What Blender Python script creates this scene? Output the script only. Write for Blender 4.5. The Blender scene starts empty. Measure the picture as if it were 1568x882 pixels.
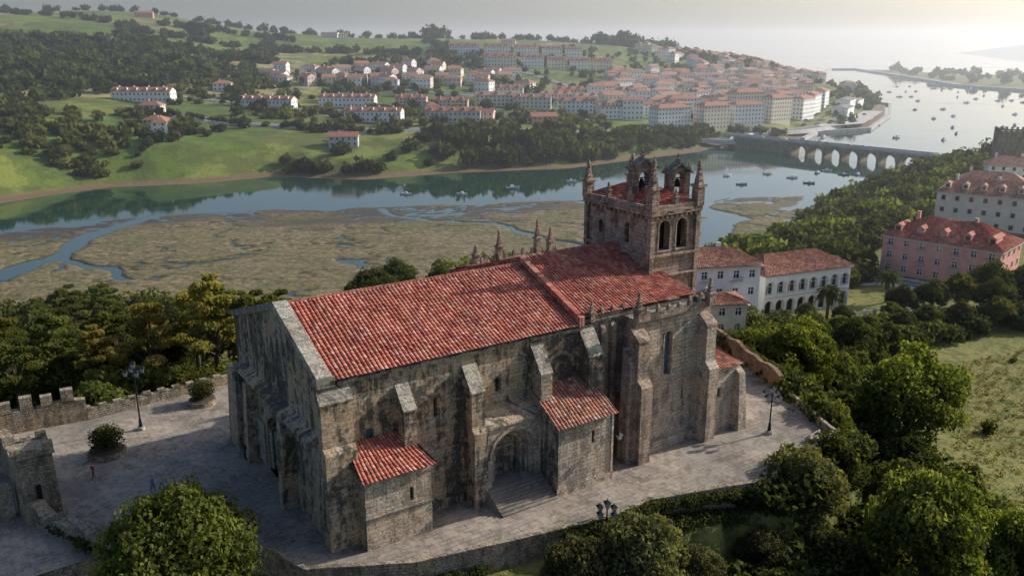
import bpy, math, random
import numpy as np
from mathutils import Vector, Matrix
R=math.radians
rng=np.random.RandomState(7); random.seed(7)
scene=bpy.context.scene
# ------------------------------------------------------------------ node helpers
def newmat(name):
    m=bpy.data.materials.new(name); m.use_nodes=True
    nt=m.node_tree; nt.nodes.clear()
    return m,nt
class NT:
    def __init__(s,nt): s.nt=nt
    def n(s,t,**k):
        nd=s.nt.nodes.new(t)
        for a,b in k.items(): setattr(nd,a,b)
        return nd
    def l(s,a,b): s.nt.links.new(a,b)
    def inp(s,nd,i,v):
        if hasattr(v,'node'): s.l(v,nd.inputs[i])
        else: nd.inputs[i].default_value=v
    def math(s,op,a,b=0.0,c=None):
        nd=s.n('ShaderNodeMath',operation=op); s.inp(nd,0,a); s.inp(nd,1,b)
        if c is not None: s.inp(nd,2,c)
        return nd.outputs[0]
    def noise(s,vec,scale,detail=4,rough=.55,dist=0.0):
        nd=s.n('ShaderNodeTexNoise'); nd.inputs['Scale'].default_value=scale; nd.inputs['Detail'].default_value=detail
        nd.inputs['Roughness'].default_value=rough; nd.inputs['Distortion'].default_value=dist
        if vec is not None: s.l(vec,nd.inputs['Vector'])
        return nd.outputs['Fac']
    def ramp(s,fac,stops,interp='LINEAR'):
        nd=s.n('ShaderNodeValToRGB'); cr=nd.color_ramp; cr.interpolation=interp
        while len(cr.elements)<len(stops): cr.elements.new(0.5)
        for e,(p,c) in zip(cr.elements,stops):
            e.position=p; e.color=(c[0],c[1],c[2],1) if not isinstance(c,(int,float)) else (c,c,c,1)
        s.l(fac,nd.inputs[0]); return nd.outputs[0]
    def mix(s,f,a,b,mode='MIX'):
        nd=s.n('ShaderNodeMix',data_type='RGBA',blend_type=mode)
        def c(v): return v if hasattr(v,'node') else (v[0],v[1],v[2],1)
        s.inp(nd,0,f); s.inp(nd,6,c(a)); s.inp(nd,7,c(b)); return nd.outputs[2]
    def step(s,v,a,b):
        nd=s.n('ShaderNodeMapRange'); nd.interpolation_type='SMOOTHSTEP'
        s.inp(nd,0,v); nd.inputs[1].default_value=a; nd.inputs[2].default_value=b; return nd.outputs[0]
    def sep(s,v):
        nd=s.n('ShaderNodeSeparateXYZ'); s.l(v,nd.inputs[0]); return nd.outputs
    def comb(s,x,y,z=0.0):
        nd=s.n('ShaderNodeCombineXYZ'); s.inp(nd,0,x); s.inp(nd,1,y); s.inp(nd,2,z); return nd.outputs[0]
    def out(s,col,rough=.85,bump=None,bs=.3,bd=.1,spec=.3,metal=0):
        p=s.n('ShaderNodeBsdfPrincipled'); s.inp(p,'Base Color',col if hasattr(col,'node') else (*col,1)); s.inp(p,'Roughness',rough)
        p.inputs['Specular IOR Level'].default_value=spec; p.inputs['Metallic'].default_value=metal
        if bump is not None:
            b=s.n('ShaderNodeBump'); b.inputs['Strength'].default_value=bs; b.inputs['Distance'].default_value=bd
            s.l(bump,b.inputs['Height']); s.l(b.outputs[0],p.inputs['Normal'])
        o=s.n('ShaderNodeOutputMaterial'); s.l(p.outputs[0],o.inputs[0]); return p
def objc(t): return t.n('ShaderNodeTexCoord').outputs['Object']
def stone(name,c1,c2,dark,ochre,darkamt=.5,ochamt=.5,bw=.85,bh=.42,mort=.022,white=.5,low=None):
    m,nt=newmat(name); t=NT(nt); o=objc(t); x,y,z=t.sep(o)
    u=t.math('ADD',x,y)
    wv=t.noise(o,2.2,3,.6); uu=t.math('ADD',u,t.math('MULTIPLY',wv,.22)); zz=t.math('ADD',z,t.math('MULTIPLY',wv,.14))
    br=t.n('ShaderNodeTexBrick'); t.l(t.comb(uu,zz),br.inputs['Vector']); br.inputs['Scale'].default_value=1
    br.inputs['Brick Width'].default_value=bw; br.inputs['Row Height'].default_value=bh; br.inputs['Mortar Size'].default_value=mort; br.inputs['Mortar Smooth'].default_value=.4
    br.inputs['Color1'].default_value=(*c1,1); br.inputs['Color2'].default_value=(*c2,1); br.inputs['Mortar'].default_value=(c1[0]*.45,c1[1]*.45,c1[2]*.45,1)
    n0=t.noise(o,.13,4,.6,.4); n1=t.noise(o,.25,6,.65); n2=t.noise(o,1.1,7,.72); n3=t.noise(t.comb(t.math('MULTIPLY',u,.95),t.math('MULTIPLY',z,.14)),1.0,7,.70)
    of=t.step(n1,.42,.55)
    if low: of=t.math('MAXIMUM',of,t.math('MULTIPLY',t.math('SUBTRACT',1,t.step(t.math('ADD',z,t.math('MULTIPLY',n2,6)),low,low+5)),.9))
    col=t.mix(t.math('MULTIPLY',of,ochamt),br.outputs[0],ochre)
    fd=t.math('ADD',t.math('MULTIPLY',n3,.45),t.math('ADD',t.math('MULTIPLY',n2,.33),t.math('MULTIPLY',n0,.22)))
    if low: fd=t.math('ADD',fd,t.math('MULTIPLY',t.step(z,4.0,13.0),.022))
    col=t.mix(t.math('MULTIPLY',t.step(fd,.485,.55),darkamt),col,dark)
    n4=t.noise(o,.55,7,.75,.6)
    col=t.mix(t.math('MULTIPLY',t.step(n4,.56,.62),white),col,(.62,.53,.40))
    n8=t.noise(o,.8,6,.75,.4); col=t.mix(t.math('MULTIPLY',t.step(n8,.60,.68),.5),col,(.13,.13,.075))
    vb=t.n('ShaderNodeTexVoronoi'); vb.inputs['Scale'].default_value=1.35; t.l(o,vb.inputs['Vector']); vv=t.sep(vb.outputs['Color'])[0]
    col=t.mix(t.math('MULTIPLY',t.step(vv,.75,.8),.4),col,t.mix(1,col,(.5,.5,.52),'MULTIPLY'))
    n5=t.noise(o,5,4,.75)
    col=t.mix(t.step(n5,.3,.7),t.mix(1,col,(.58,.58,.58),'MULTIPLY'),t.mix(1,col,(1.38,1.38,1.38),'MULTIPLY'))
    h=t.math('ADD',t.math('MULTIPLY',br.outputs['Fac'],-.7),t.math('MULTIPLY',n5,1.1))
    t.out(col,.9,h,1.0,.14,.15); return m
def plain(name,c,rough=.8,var=.2,scale=1.5,metal=0,spec=.3):
    m,nt=newmat(name); t=NT(nt); o=objc(t); n=t.noise(o,scale,6,.7)
    f=t.step(n,.3,.7)
    col=t.mix(f,tuple(k*(1-var) for k in c),tuple(min(1,k*(1+var)) for k in c))
    t.out(col,rough,n,.3,.04,spec,metal); return m
def tile(name,cols,stripe=.5,weather=.45):
    m,nt=newmat(name); t=NT(nt); uv=t.n('ShaderNodeTexCoord').outputs['UV']; u,v,_=t.sep(uv)
    fu=t.math('FLOOR',t.math('DIVIDE',u,.40)); fv=t.math('FLOOR',t.math('DIVIDE',v,.45))
    wn=t.n('ShaderNodeTexWhiteNoise',noise_dimensions='2D'); t.l(t.comb(fu,fv),wn.inputs['Vector'])
    k=len(cols); col=t.ramp(wn.outputs['Value'],[(i/k,c) for i,c in enumerate(cols)],'CONSTANT')
    n=t.noise(uv,.30,6,.7); col=t.mix(t.step(n,.38,.65),t.mix(1,col,(.72,.72,.75),'MULTIPLY'),t.mix(1,col,(1.1,1.15,1.2),'MULTIPLY'))
    fr=t.math('FRACT',t.math('DIVIDE',u,.40)); d=t.math('ABSOLUTE',t.math('SUBTRACT',fr,.5))
    col=t.mix(t.math('MULTIPLY',t.step(d,.30,.47),stripe),col,(.06,.025,.02))
    fr2=t.math('FRACT',t.math('DIVIDE',v,.45)); col=t.mix(t.math('MULTIPLY',t.math('GREATER_THAN',fr2,.9),.3),col,(.06,.025,.02))
    n6=t.noise(uv,2.2,5,.75); col=t.mix(t.math('MULTIPLY',t.step(n6,.56,.68),weather),col,(.15,.10,.075))
    n7=t.noise(t.comb(t.math('MULTIPLY',u,1.2),t.math('MULTIPLY',v,.12)),1.0,5,.7); col=t.mix(t.math('MULTIPLY',t.step(n7,.52,.66),weather*.9),col,(.42,.25,.175))
    t.out(col,.85,t.math('SUBTRACT',1,d),.4,.08,.2); return m
M={}
M['wall_s']=stone('church_stone',(.49,.41,.305),(.36,.305,.235),(.085,.08,.07),(.56,.39,.225),.92,.7,low=1.5,white=.6)
M['wall_l']=stone('pale_ashlar',(.60,.51,.40),(.49,.415,.33),(.17,.15,.12),(.61,.44,.29),.68,.55,white=.5)
M['wall_p']=stone('tower_stone',(.47,.35,.27),(.35,.265,.21),(.11,.095,.08),(.53,.37,.25),.68,.55,white=.35)
M['rough']=stone('rubble_stone',(.44,.37,.28),(.29,.25,.19),(.09,.09,.06),(.46,.34,.21),.65,.5,.5,.28,.035)
M['brownw']=stone('brown_rubble',(.34,.21,.13),(.24,.145,.10),(.09,.06,.05),(.38,.25,.16),.4,.4,.4,.22,.03)
M['cop']=stone('coping_stone',(.52,.47,.38),(.43,.39,.32),(.15,.14,.115),(.52,.43,.30),.7,.4,1.2,.6)
M['lead']=stone('grey_coping',(.35,.325,.28),(.27,.25,.22),(.10,.10,.085),(.40,.33,.23),.7,.4,1.2,.6)
M['tile']=tile('red_roof_tile',[(.58,.17,.10),(.64,.225,.135),(.50,.135,.085),(.61,.195,.115),(.66,.31,.21),(.42,.11,.075)],.78,.45)
M['tileo']=tile('old_roof_tile',[(.54,.21,.12),(.60,.28,.17),(.42,.16,.10),(.52,.22,.13),(.62,.38,.26),(.32,.14,.10)],.75)
M['tilef']=tile('town_roof_tile',[(.46,.19,.12),(.50,.22,.14),(.42,.17,.11),(.48,.21,.13)],.3)
M['tileg']=tile('faded_roof_tile',[(.46,.26,.18),(.42,.23,.16),(.50,.29,.20),(.38,.20,.14)],.3)
M['dark']=plain('dark_interior',(.015,.013,.012),.9,.2)
M['glass']=plain('window_glass',(.03,.04,.05),.12,.3,2,0,.6)
M['blueg']=plain('stained_window',(.10,.14,.19),.25,.5,3,0,.5)
M['wood']=plain('dark_wood_door',(.05,.035,.025),.7,.3,4)
M['iron']=plain('wrought_iron',(.02,.02,.022),.5,.2,5,.4)
M['lamp']=plain('lantern_glass',(.40,.42,.42),.25,.1,5)
M['white']=plain('white_render',(.80,.79,.76),.8,.08,.5)
M['cream']=plain('cream_render',(.72,.65,.53),.8,.10,.5)
M['pink']=plain('pink_render',(.66,.32,.26),.8,.12,.5)
M['pale_pink']=plain('pale_pink_render',(.70,.52,.46),.8,.10,.5)
M['ochre']=plain('ochre_render',(.66,.48,.25),.8,.10,.5)
M['grey']=plain('grey_render',(.55,.54,.51),.8,.10,.5)
M['trim']=plain('stone_trim',(.60,.52,.45),.8,.1,1)
M['asphalt']=plain('asphalt',(.14,.135,.13),.9,.2,.2)
M['conc']=plain('concrete',(.44,.42,.39),.9,.25,.3)
M['bark']=plain('bark',(.09,.065,.045),.95,.4,6)
# ------------------------------------------------------------------ mesh builder
class MB:
    def __init__(s): s.v=[];s.f=[];s.m=[];s.uv=[];s.mats=[]
    def mi(s,k):
        if k not in s.mats: s.mats.append(k)
        return s.mats.index(k)
    def face(s,pts,k,uv=None):
        b=len(s.v); s.v+= [tuple(p) for p in pts]; s.f.append(tuple(range(b,b+len(pts)))); s.m.append(s.mi(k))
        if uv is None: uv=[(p[0]+p[1],p[2]) for p in pts]
        s.uv+=uv
    def box(s,x0,x1,y0,y1,z0,z1,k,top=None):
        p=[(x0,y0,z0),(x1,y0,z0),(x1,y1,z0),(x0,y1,z0),(x0,y0,z1),(x1,y0,z1),(x1,y1,z1),(x0,y1,z1)]
        for q in [(0,1,5,4),(1,2,6,5),(2,3,7,6),(3,0,4,7),(3,2,1,0)]: s.face([p[i] for i in q],k)
        s.face([p[i] for i in (4,5,6,7)],top or k)
    def hull(s,bot,top,k,ktop=None):
        n=len(bot)
        for i in range(n):
            j=(i+1)%n; s.face([bot[i],bot[j],top[j],top[i]],k)
        s.face(top,ktop or k); s.face(bot[::-1],k)
    def pyr(s,cx,cy,z0,w,z1,k,n=4,rot=0.785,w2=0.0):
        r=w*.7071; b=[(cx+r*math.cos(rot+6.2832*i/n),cy+r*math.sin(rot+6.2832*i/n),z0) for i in range(n)]
        if w2>0:
            r2=w2*.7071; t=[(cx+r2*math.cos(rot+6.2832*i/n),cy+r2*math.sin(rot+6.2832*i/n),z1) for i in range(n)]; s.hull(b,t,k)
        else:
            for i in range(n): s.face([b[i],b[(i+1)%n],(cx,cy,z1)],k)
    def cyl(s,p0,p1,r0,r1,k,n=8):
        p0=Vector(p0);p1=Vector(p1); d=(p1-p0).normalized(); a=d.orthogonal().normalized(); b=d.cross(a)
        B=[tuple(p0+(a*math.cos(6.2832*i/n)+b*math.sin(6.2832*i/n))*r0) for i in range(n)]
        T=[tuple(p1+(a*math.cos(6.2832*i/n)+b*math.sin(6.2832*i/n))*r1) for i in range(n)]
        s.hull(B,T,k)
    def wall(s,o,dx,L,z0,z1,ops,k,dep=.3,ztop=None,brk=(),through=False,bars=None,surround=None,base=None):
        dx=np.array(dx,float); inn=np.array([-dx[1],dx[0]]); o=np.array(o,float)
        P=lambda a,z,d=0.0:(o[0]+dx[0]*a+inn[0]*d,o[1]+dx[1]*a+inn[1]*d,z)
        bs={0,L}|set(brk)
        def top(op,a):
            a0,a1,zb,zt,arch=op[:5]
            if not arch: return zt
            r=(a1-a0)/2; c=(a0+a1)/2; x=min(1,abs(a-c)/r)
            hgt=r*arch if arch!=True else r
            return zt-hgt+hgt*math.sqrt(max(0,1-x*x))
        for op in ops:
            bs|={op[0],op[1]}
            if op[4]:
                for i in range(1,8): bs.add(op[0]+(op[1]-op[0])*(.5-.5*math.cos(math.pi*i/8)))
        bs=sorted(b for b in bs if 0<=b<=L); tz=ztop or (lambda a:z1)
        for a,b in zip(bs[:-1],bs[1:]):
            if b-a<1e-5: continue
            mid=(a+b)/2; cur=(z0,z0)
            for op in sorted([q for q in ops if q[0]<mid<q[1]],key=lambda q:q[2]):
                zb=op[2]; ta,tb=top(op,a),top(op,b); pane=op[5] if len(op)>5 else 'glass'
                if zb>cur[0]+1e-4 or zb>cur[1]+1e-4: s.face([P(a,cur[0]),P(b,cur[1]),P(b,zb),P(a,zb)],k)
                s.face([P(a,zb),P(b,zb),P(b,zb,dep),P(a,zb,dep)],k)
                s.face([P(a,ta,dep),P(b,tb,dep),P(b,tb),P(a,ta)],k)
                if abs(a-op[0])<1e-6: s.face([P(a,zb,dep),P(a,ta,dep),P(a,ta),P(a,zb)],k)
                if abs(b-op[1])<1e-6: s.face([P(b,zb),P(b,tb),P(b,tb,dep),P(b,zb,dep)],k)
                if not through: s.face([P(a,zb,dep),P(b,zb,dep),P(b,tb,dep),P(a,ta,dep)],pane)
                cur=(ta,tb)
            s.face([P(a,cur[0]),P(b,cur[1]),P(b,tz(b)),P(a,tz(a))],k)
        for op in ops:
            if bars and (len(op)<6 or op[5]=='glass'):
                c=(op[0]+op[1])/2; w=.06; d=dep-.05
                s.obox(P,c-w,c+w,op[2],op[3]-.02,d,dep-.005,bars)
                zc=op[2]+(op[3]-op[2])*.6; s.obox(P,op[0],op[1],zc-w,zc+w,d+.01,dep-.003,bars)
            if surround:
                w=.16
                if op[4]:
                    N=12; prev=None
                    for i in range(N+1):
                        r=(op[1]-op[0])/2;c=(op[0]+op[1])/2; th=math.pi*i/N; hg=r*(op[4] if op[4]!=True else 1); zs=op[3]-hg
                        pi=(c-r*math.cos(th),zs+hg*math.sin(th)); po=(c-(r+w)*math.cos(th),zs+(hg+w)*math.sin(th))
                        if prev:
                            s.face([P(prev[0][0],prev[0][1],-.06),P(pi[0],pi[1],-.06),P(po[0],po[1],-.06),P(prev[1][0],prev[1][1],-.06)],surround)
                            s.face([P(prev[1][0],prev[1][1],-.06),P(po[0],po[1],-.06),P(po[0],po[1],0),P(prev[1][0],prev[1][1],0)],surround)
                            s.face([P(prev[0][0],prev[0][1],0),P(pi[0],pi[1],0),P(pi[0],pi[1],-.06),P(prev[0][0],prev[0][1],-.06)],surround)
                        prev=(pi,po)
                    zt=zs
                else:
                    zt=op[3]; s.obox(P,op[0]-w,op[1]+w,zt,zt+w,-.07,.01,surround)
                s.obox(P,op[0]-w,op[0],op[2],zt,-.06,.01,surround); s.obox(P,op[1],op[1]+w,op[2],zt,-.06,.01,surround)
                s.obox(P,op[0]-w,op[1]+w,op[2]-.12,op[2],-.10,.01,surround)
    def obox(s,P,a0,a1,z0,z1,d0,d1,k):
        c=[P(a0,z0,d0),P(a1,z0,d0),P(a1,z0,d1),P(a0,z0,d1)]; t=[P(a0,z1,d0),P(a1,z1,d0),P(a1,z1,d1),P(a0,z1,d1)]
        s.hull(c,t,k)
    def roof(s,p00,p10,p11,p01,k,det=True,per=.40,amp=.085,row=.45,th=.12):
        p00,p10,p11,p01=[np.array(p,float) for p in (p00,p10,p11,p01)]
        W=max(np.linalg.norm(p10-p00),np.linalg.norm(p11-p01)); S=max(np.linalg.norm(p01-p00),np.linalg.norm(p11-p10))
        if not det:
            s.face([p00,p10,p11,p01],k,[(0,0),(W,0),(W,S),(0,S)] ); return
        nrm=np.cross(p10-p00,p01-p00)
        if np.linalg.norm(nrm)<1e-6: nrm=np.cross(p10-p00,p11-p00)
        nrm/=np.linalg.norm(nrm)
        if nrm[2]<0: nrm=-nrm
        nu=int(round(W/per))*6; nr=max(1,int(round(S/row)))
        us=np.linspace(0,1,nu+1); vs=[];st=[]
        for i in range(nr): vs+=[i/nr,(i+.999)/nr]; st+=[.055,0.]
        vs=np.array(vs); st=np.array(st); U,V=np.meshgrid(us,vs)
        Pp=((1-U)*(1-V))[...,None]*p00+(U*(1-V))[...,None]*p10+(U*V)[...,None]*p11+((1-U)*V)[...,None]*p01
        nper=int(round(W/per)); jit=rng.rand(nr,nper+1)*.05
        ji=np.repeat(jit[:,np.minimum((us*nper).astype(int),nper)],2,axis=0)
        sag=.12*np.sin(U*W*.35+p00[1])*np.sin(V*3.1)
        cor=amp*np.abs(np.cos(np.pi*U*nper))**.7
        Pp=Pp+nrm*(cor+st[:,None]+ji+th+sag)[...,None]
        b=len(s.v); s.v+=[tuple(x) for x in Pp.reshape(-1,3)]; mi=s.mi(k); A=nu+1
        for j in range(len(vs)-1):
            for i in range(nu):
                q=(b+j*A+i,b+j*A+i+1,b+(j+1)*A+i+1,b+(j+1)*A+i); s.f.append(q); s.m.append(mi)
                s.uv+=[((us[i]*nper+.5)*.40,vs[j]*nr*.45+.01),((us[i+1]*nper+.5)*.40-.001,vs[j]*nr*.45+.01),((us[i+1]*nper+.5)*.40-.001,vs[j+1]*nr*.45-.001),((us[i]*nper+.5)*.40,vs[j+1]*nr*.45-.001)]
    def pinn(s,x,y,z,w,h,k):
        s.box(x-w/2,x+w/2,y-w/2,y+w/2,z,z+h*.42,k)
        s.box(x-w*.66,x+w*.66,y-w*.66,y+w*.66,z+h*.42,z+h*.48,k)
        s.pyr(x,y,z+h*.48,w*.8,z+h*.9,k,4,.785,w*.22)
        for t in (.56,.68,.8): s.pyr(x,y,z+h*t,w*(1.25-t*.9),z+h*t+h*.03,k,4,0,w*(1.1-t*.9))
        s.pyr(x,y,z+h*.88,w*.5,z+h,k,6,0,w*.2)
    def build(s,name,parent=None,loc=(0,0,0),rot=0,smooth=False,off=None):
        me=bpy.data.meshes.new(name); me.from_pydata(s.v,[],s.f)
        for k in s.mats: me.materials.append(M[k])
        me.polygons.foreach_set('material_index',s.m)
        uvl=me.uv_layers.new(name='UVMap'); uvl.data.foreach_set('uv',np.array(s.uv,dtype=np.float32).ravel())
        if smooth: me.polygons.foreach_set('use_smooth',[True]*len(s.f))
        me.update()
        ob=bpy.data.objects.new(name,me); scene.collection.objects.link(ob)
        ob.location=loc; ob.rotation_euler=(0,0,rot)
        if parent: ob.parent=parent
        return ob
def empty(name,loc=(0,0,0),rot=0):
    e=bpy.data.objects.new(name,None); scene.collection.objects.link(e); e.location=loc; e.rotation_euler=(0,0,rot); return e
# ------------------------------------------------------------------ noise / geometry fields
def vn(x,y,s=0.0):
    xi=np.floor(x);yi=np.floor(y);fx=x-xi;fy=y-yi;fx=fx*fx*(3-2*fx);fy=fy*fy*(3-2*fy)
    h=lambda a,b:(np.sin(a*127.1+b*311.7+s*74.7)*43758.5453)%1.0
    return (h(xi,yi)*(1-fx)+h(xi+1,yi)*fx)*(1-fy)+(h(xi,yi+1)*(1-fx)+h(xi+1,yi+1)*fx)*fy
def fbm(x,y,s=0.0,o=4):
    r=0;a=.5;t=0
    for i in range(o): r=r+a*vn(x,y,s+i*3.1);t+=a;a*=.5;x=x*2.03+11.3;y=y*2.03-7.7
    return r/t
def sdist(x,y,poly):
    p=np.array(poly,float); q=np.roll(p,-1,0); d=np.full(x.shape,1e18); ins=np.zeros(x.shape,bool)
    for (ax,ay),(bx,by) in zip(p,q):
        ex,ey=bx-ax,by-ay; L=ex*ex+ey*ey
        t=np.clip(((x-ax)*ex+(y-ay)*ey)/L,0,1); dd=(x-ax-t*ex)**2+(y-ay-t*ey)**2; d=np.minimum(d,dd)
        if ay!=by:
            c=((ay>y)!=(by>y))&(x<ex*(y-ay)/(by-ay)+ax); ins^=c
    d=np.sqrt(d); return np.where(ins,d,-d)
def ldist(x,y,pl):
    d=np.full(x.shape,1e18)
    for (ax,ay),(bx,by) in zip(pl[:-1],pl[1:]):
        ex,ey=bx-ax,by-ay; L=ex*ex+ey*ey
        t=np.clip(((x-ax)*ex+(y-ay)*ey)/L,0,1); d=np.minimum(d,(x-ax-t*ex)**2+(y-ay-t*ey)**2)
    return np.sqrt(d)
class TPS:
    def __init__(s,pts,reg=.02):
        p=np.array(pts,float); s.p=p[:,:2]/200; n=len(p); K=s.k(s.p,s.p)+np.eye(n)*reg
        P=np.hstack([np.ones((n,1)),s.p]); A=np.zeros((n+3,n+3)); A[:n,:n]=K;A[:n,n:]=P;A[n:,:n]=P.T
        s.w=np.linalg.solve(A,np.concatenate([p[:,2],[0,0,0]]))
    def k(s,a,b):
        r2=((a[:,None]-b[None])**2).sum(-1); return .5*r2*np.log(r2+1e-9)
    def __call__(s,x,y):
        q=np.stack([x.ravel(),y.ravel()],1)/200; o=np.empty(len(q))
        for i in range(0,len(q),20000):
            c=q[i:i+20000]; o[i:i+20000]=s.k(c,s.p)@s.w[:-3]+s.w[-3]+c@s.w[-2:]
        return o.reshape(x.shape)
FAR=[(-3000,60),(-700,180),(-278,318),(-232,370),(-217,395),(-201,417),(-165,428),(-128,452),(-78,441),(-31,466),(36,484),(70,514),(128,561),(164,614),(216,631),(244,682),(297,708),(375,850),(440,1000),(425,1100),(470,1300),(520,1450),(480,1900),(0,2700),(-3500,3200)]
LOW=[(-700,130),(-248,294),(-193,319),(-171,338),(-147,350),(-125,356),(-102,363),(-75,367),(-42,372),(-16,373),(5,381),(35,387),(92,399),(128,394),(176,412),(222,447),(240,462)]
NEAR=[(-700,60),(-174,195),(-138,216),(-112,238),(-80,226),(-60,205),(-42,215),(-30,248),(-9,260),(25,264),(70,277),(87,286),(96,303),(129,350),(173,397),(203,422),(240,471),(328,541),(606,708),(1500,1000)]
MUD=LOW+NEAR[::-1][3:]
NEARP=NEAR+[(1500,-400),(-700,-400)]
SPIT=[(744,1435),(816,1757),(930,2300),(960,2300),(1000,1850),(1500,1900),(1700,1200),(1000,1080),(800,1180)]
TERR=[(-110,84),(-65,80),(-58,85),(-49,89.5),(-36,101),(-12,116),(8,124),(30,117),(34,98),(36,85),(26,75),(13,71),(9,68),(2,65),(-8,61),(-17,60),(-21,63),(-29,64),(-36,62),(-50,52),(-110,46)]
FP=[(-289,480,-5),(-367,620,13),(-525,900,46),(-752,1300,84),(-203,450,-13),(-241,540,-3),(-275,620,4),(-333,760,23),(-413,950,46),(-582,1350,88),(-148,500,-13),(-165,560,-9),(-190,650,0),(-246,850,15),(-301,1050,31),(-399,1400,58),(-34,520,-15),(-40,620,-10),(-54,850,9),(-66,1050,27),(-88,1400,48),(76,600,-17),(101,800,-7),(131,1050,16),(174,1400,33),(196,700,-17),(263,950,-2),(343,1250,11),(330,840,-16),(447,1150,-6),
(-750,1750,55),(-400,1750,30),(-88,1700,22),(200,1650,0),(400,1600,-25),(-1100,1200,85),(-1100,600,40),(-550,420,15),(-900,2500,-40),(0,2400,-60),(520,2000,-60),(560,1250,-30),(-250,400,-14),(-128,480,-20),(36,505,-22),(164,640,-24),(297,730,-25)]
NP=[(-65,100,-7),(-36,116,-5),(-40,140,-13),(-80,130,-14),(-60,180,-23),(0,137,-8),(0,180,-16),(-110,200,-23),(-60,225,-27),(-10,255,-27),(30,200,-18),(34,146,-8),(41,146,-8.5),(32,128,-5),(38,100,-8),(51,163,-12),(71,166,-12),(90,186,-12),(115,186,-12),(95,213,-12),(93,158,-12),(68,126,-12),(82,126,-12),(59,103,-12),(130,255,-12),(150,241,-12),(85,262,-23),(60,240,-22),(110,290,-22),(34,73,-8),(20,68,-6),(45,85,-10),(10,60,-6),(0,50,-8),(-20,52,-5),(-60,40,-6),(-110,40,-6),(0,0,-16),(60,60,-13),(120,60,-13),(200,200,-11),(240,300,-10),(190,360,-14),(300,450,-14),(240,440,-20),(-120,100,-10),(-120,0,-15),(-150,150,-20),(-200,180,-26),(400,200,-12),(300,100,-12),(225,380,-8),(300,380,-8),(130,330,-22),(600,600,-12)]
tF=TPS(FP); tN=TPS(NP)
def ss(a,b,x):
    t=np.clip((x-a)/(b-a),0,1); return t*t*(3-2*t)
def HT(x,y,full=False):
    x=np.atleast_1d(np.asarray(x,float)); y=np.atleast_1d(np.asarray(y,float))
    dF=sdist(x,y,FAR); dN=sdist(x,y,NEARP); dM=sdist(x,y,MUD); dS=sdist(x,y,SPIT); dT=sdist(x,y,TERR)
    z=np.full(x.shape,-31.)
    dl=ldist(x,y,LOW)
    wx=x+26*(fbm(x/40,y/40,5)-.5); wy=y+26*(fbm(x/40,y/40,9)-.5)
    nz=fbm(x/30,y/14,1,6); rid=np.abs(fbm(wx/44,wy/24,2,4)-.5); rid2=np.abs(fbm(wx/19,wy/11,14,4)-.5)
    hum=ss(5,60,dl)
    zm=-27.90+.38*hum+.66*(nz-.47)-.70*(1-ss(.0,.017,rid))-.46*(1-ss(.0,.024,rid2))*(.4+.6*ss(.42,.58,fbm(x/80,y/50,21,3)))
    for pl,w in (([(-147,350),(-156,321),(-154,301),(-149,277),(-156,268),(-162,254),(-200,235)],4.5),([(100,395),(85,364),(90,340),(80,315),(75,296)],7.),([(-60,366),(-35,345),(-10,330),(10,300),(45,290)],2.2),([(-149,277),(-128,262),(-118,248)],2.6),([(150,405),(140,380),(120,362)],3.5)):
        d=ldist(wx,wy,pl); zm-=1.0*(1-ss(w*.5,w,d))
    zm=np.maximum(zm,-28.8)
    zm=-31+(zm+31)*ss(0,4,dM+4*(nz-.4)*2+2)
    z=np.where((dM>-4)&(dN<4),np.maximum(z,zm),z)
    n2=fbm(x/26,y/26,3,5)-.5; n3=fbm(x/160,y/160,8,3)-.5
    zf=np.minimum(tF(x,y)+2.5*n2+8*n3*ss(60,300,dF),-28.3+np.minimum(dF*.07,1.2)+np.maximum(dF-14,0)*.42+np.where(dF>14,.6*n2,0))
    z=np.where(dF>0,np.maximum(z,zf),z)
    zn=np.minimum(tN(x,y)+1.4*n2,-27.7+dN*.5)
    zn=np.where(dT>-3,-2.2,np.minimum(zn,-1.2-.45*np.clip(-dT,0,8)))
    z=np.where(dN>0,np.maximum(z,zn),z)
    zs=np.minimum(-22+3*n2,-28.2+dS*.15); z=np.where(dS>0,np.maximum(z,zs),z)
    if full: return z,dF,dN,dM,dS,dT
    return z
def hz(x,y): return float(HT([x],[y])[0])
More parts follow.
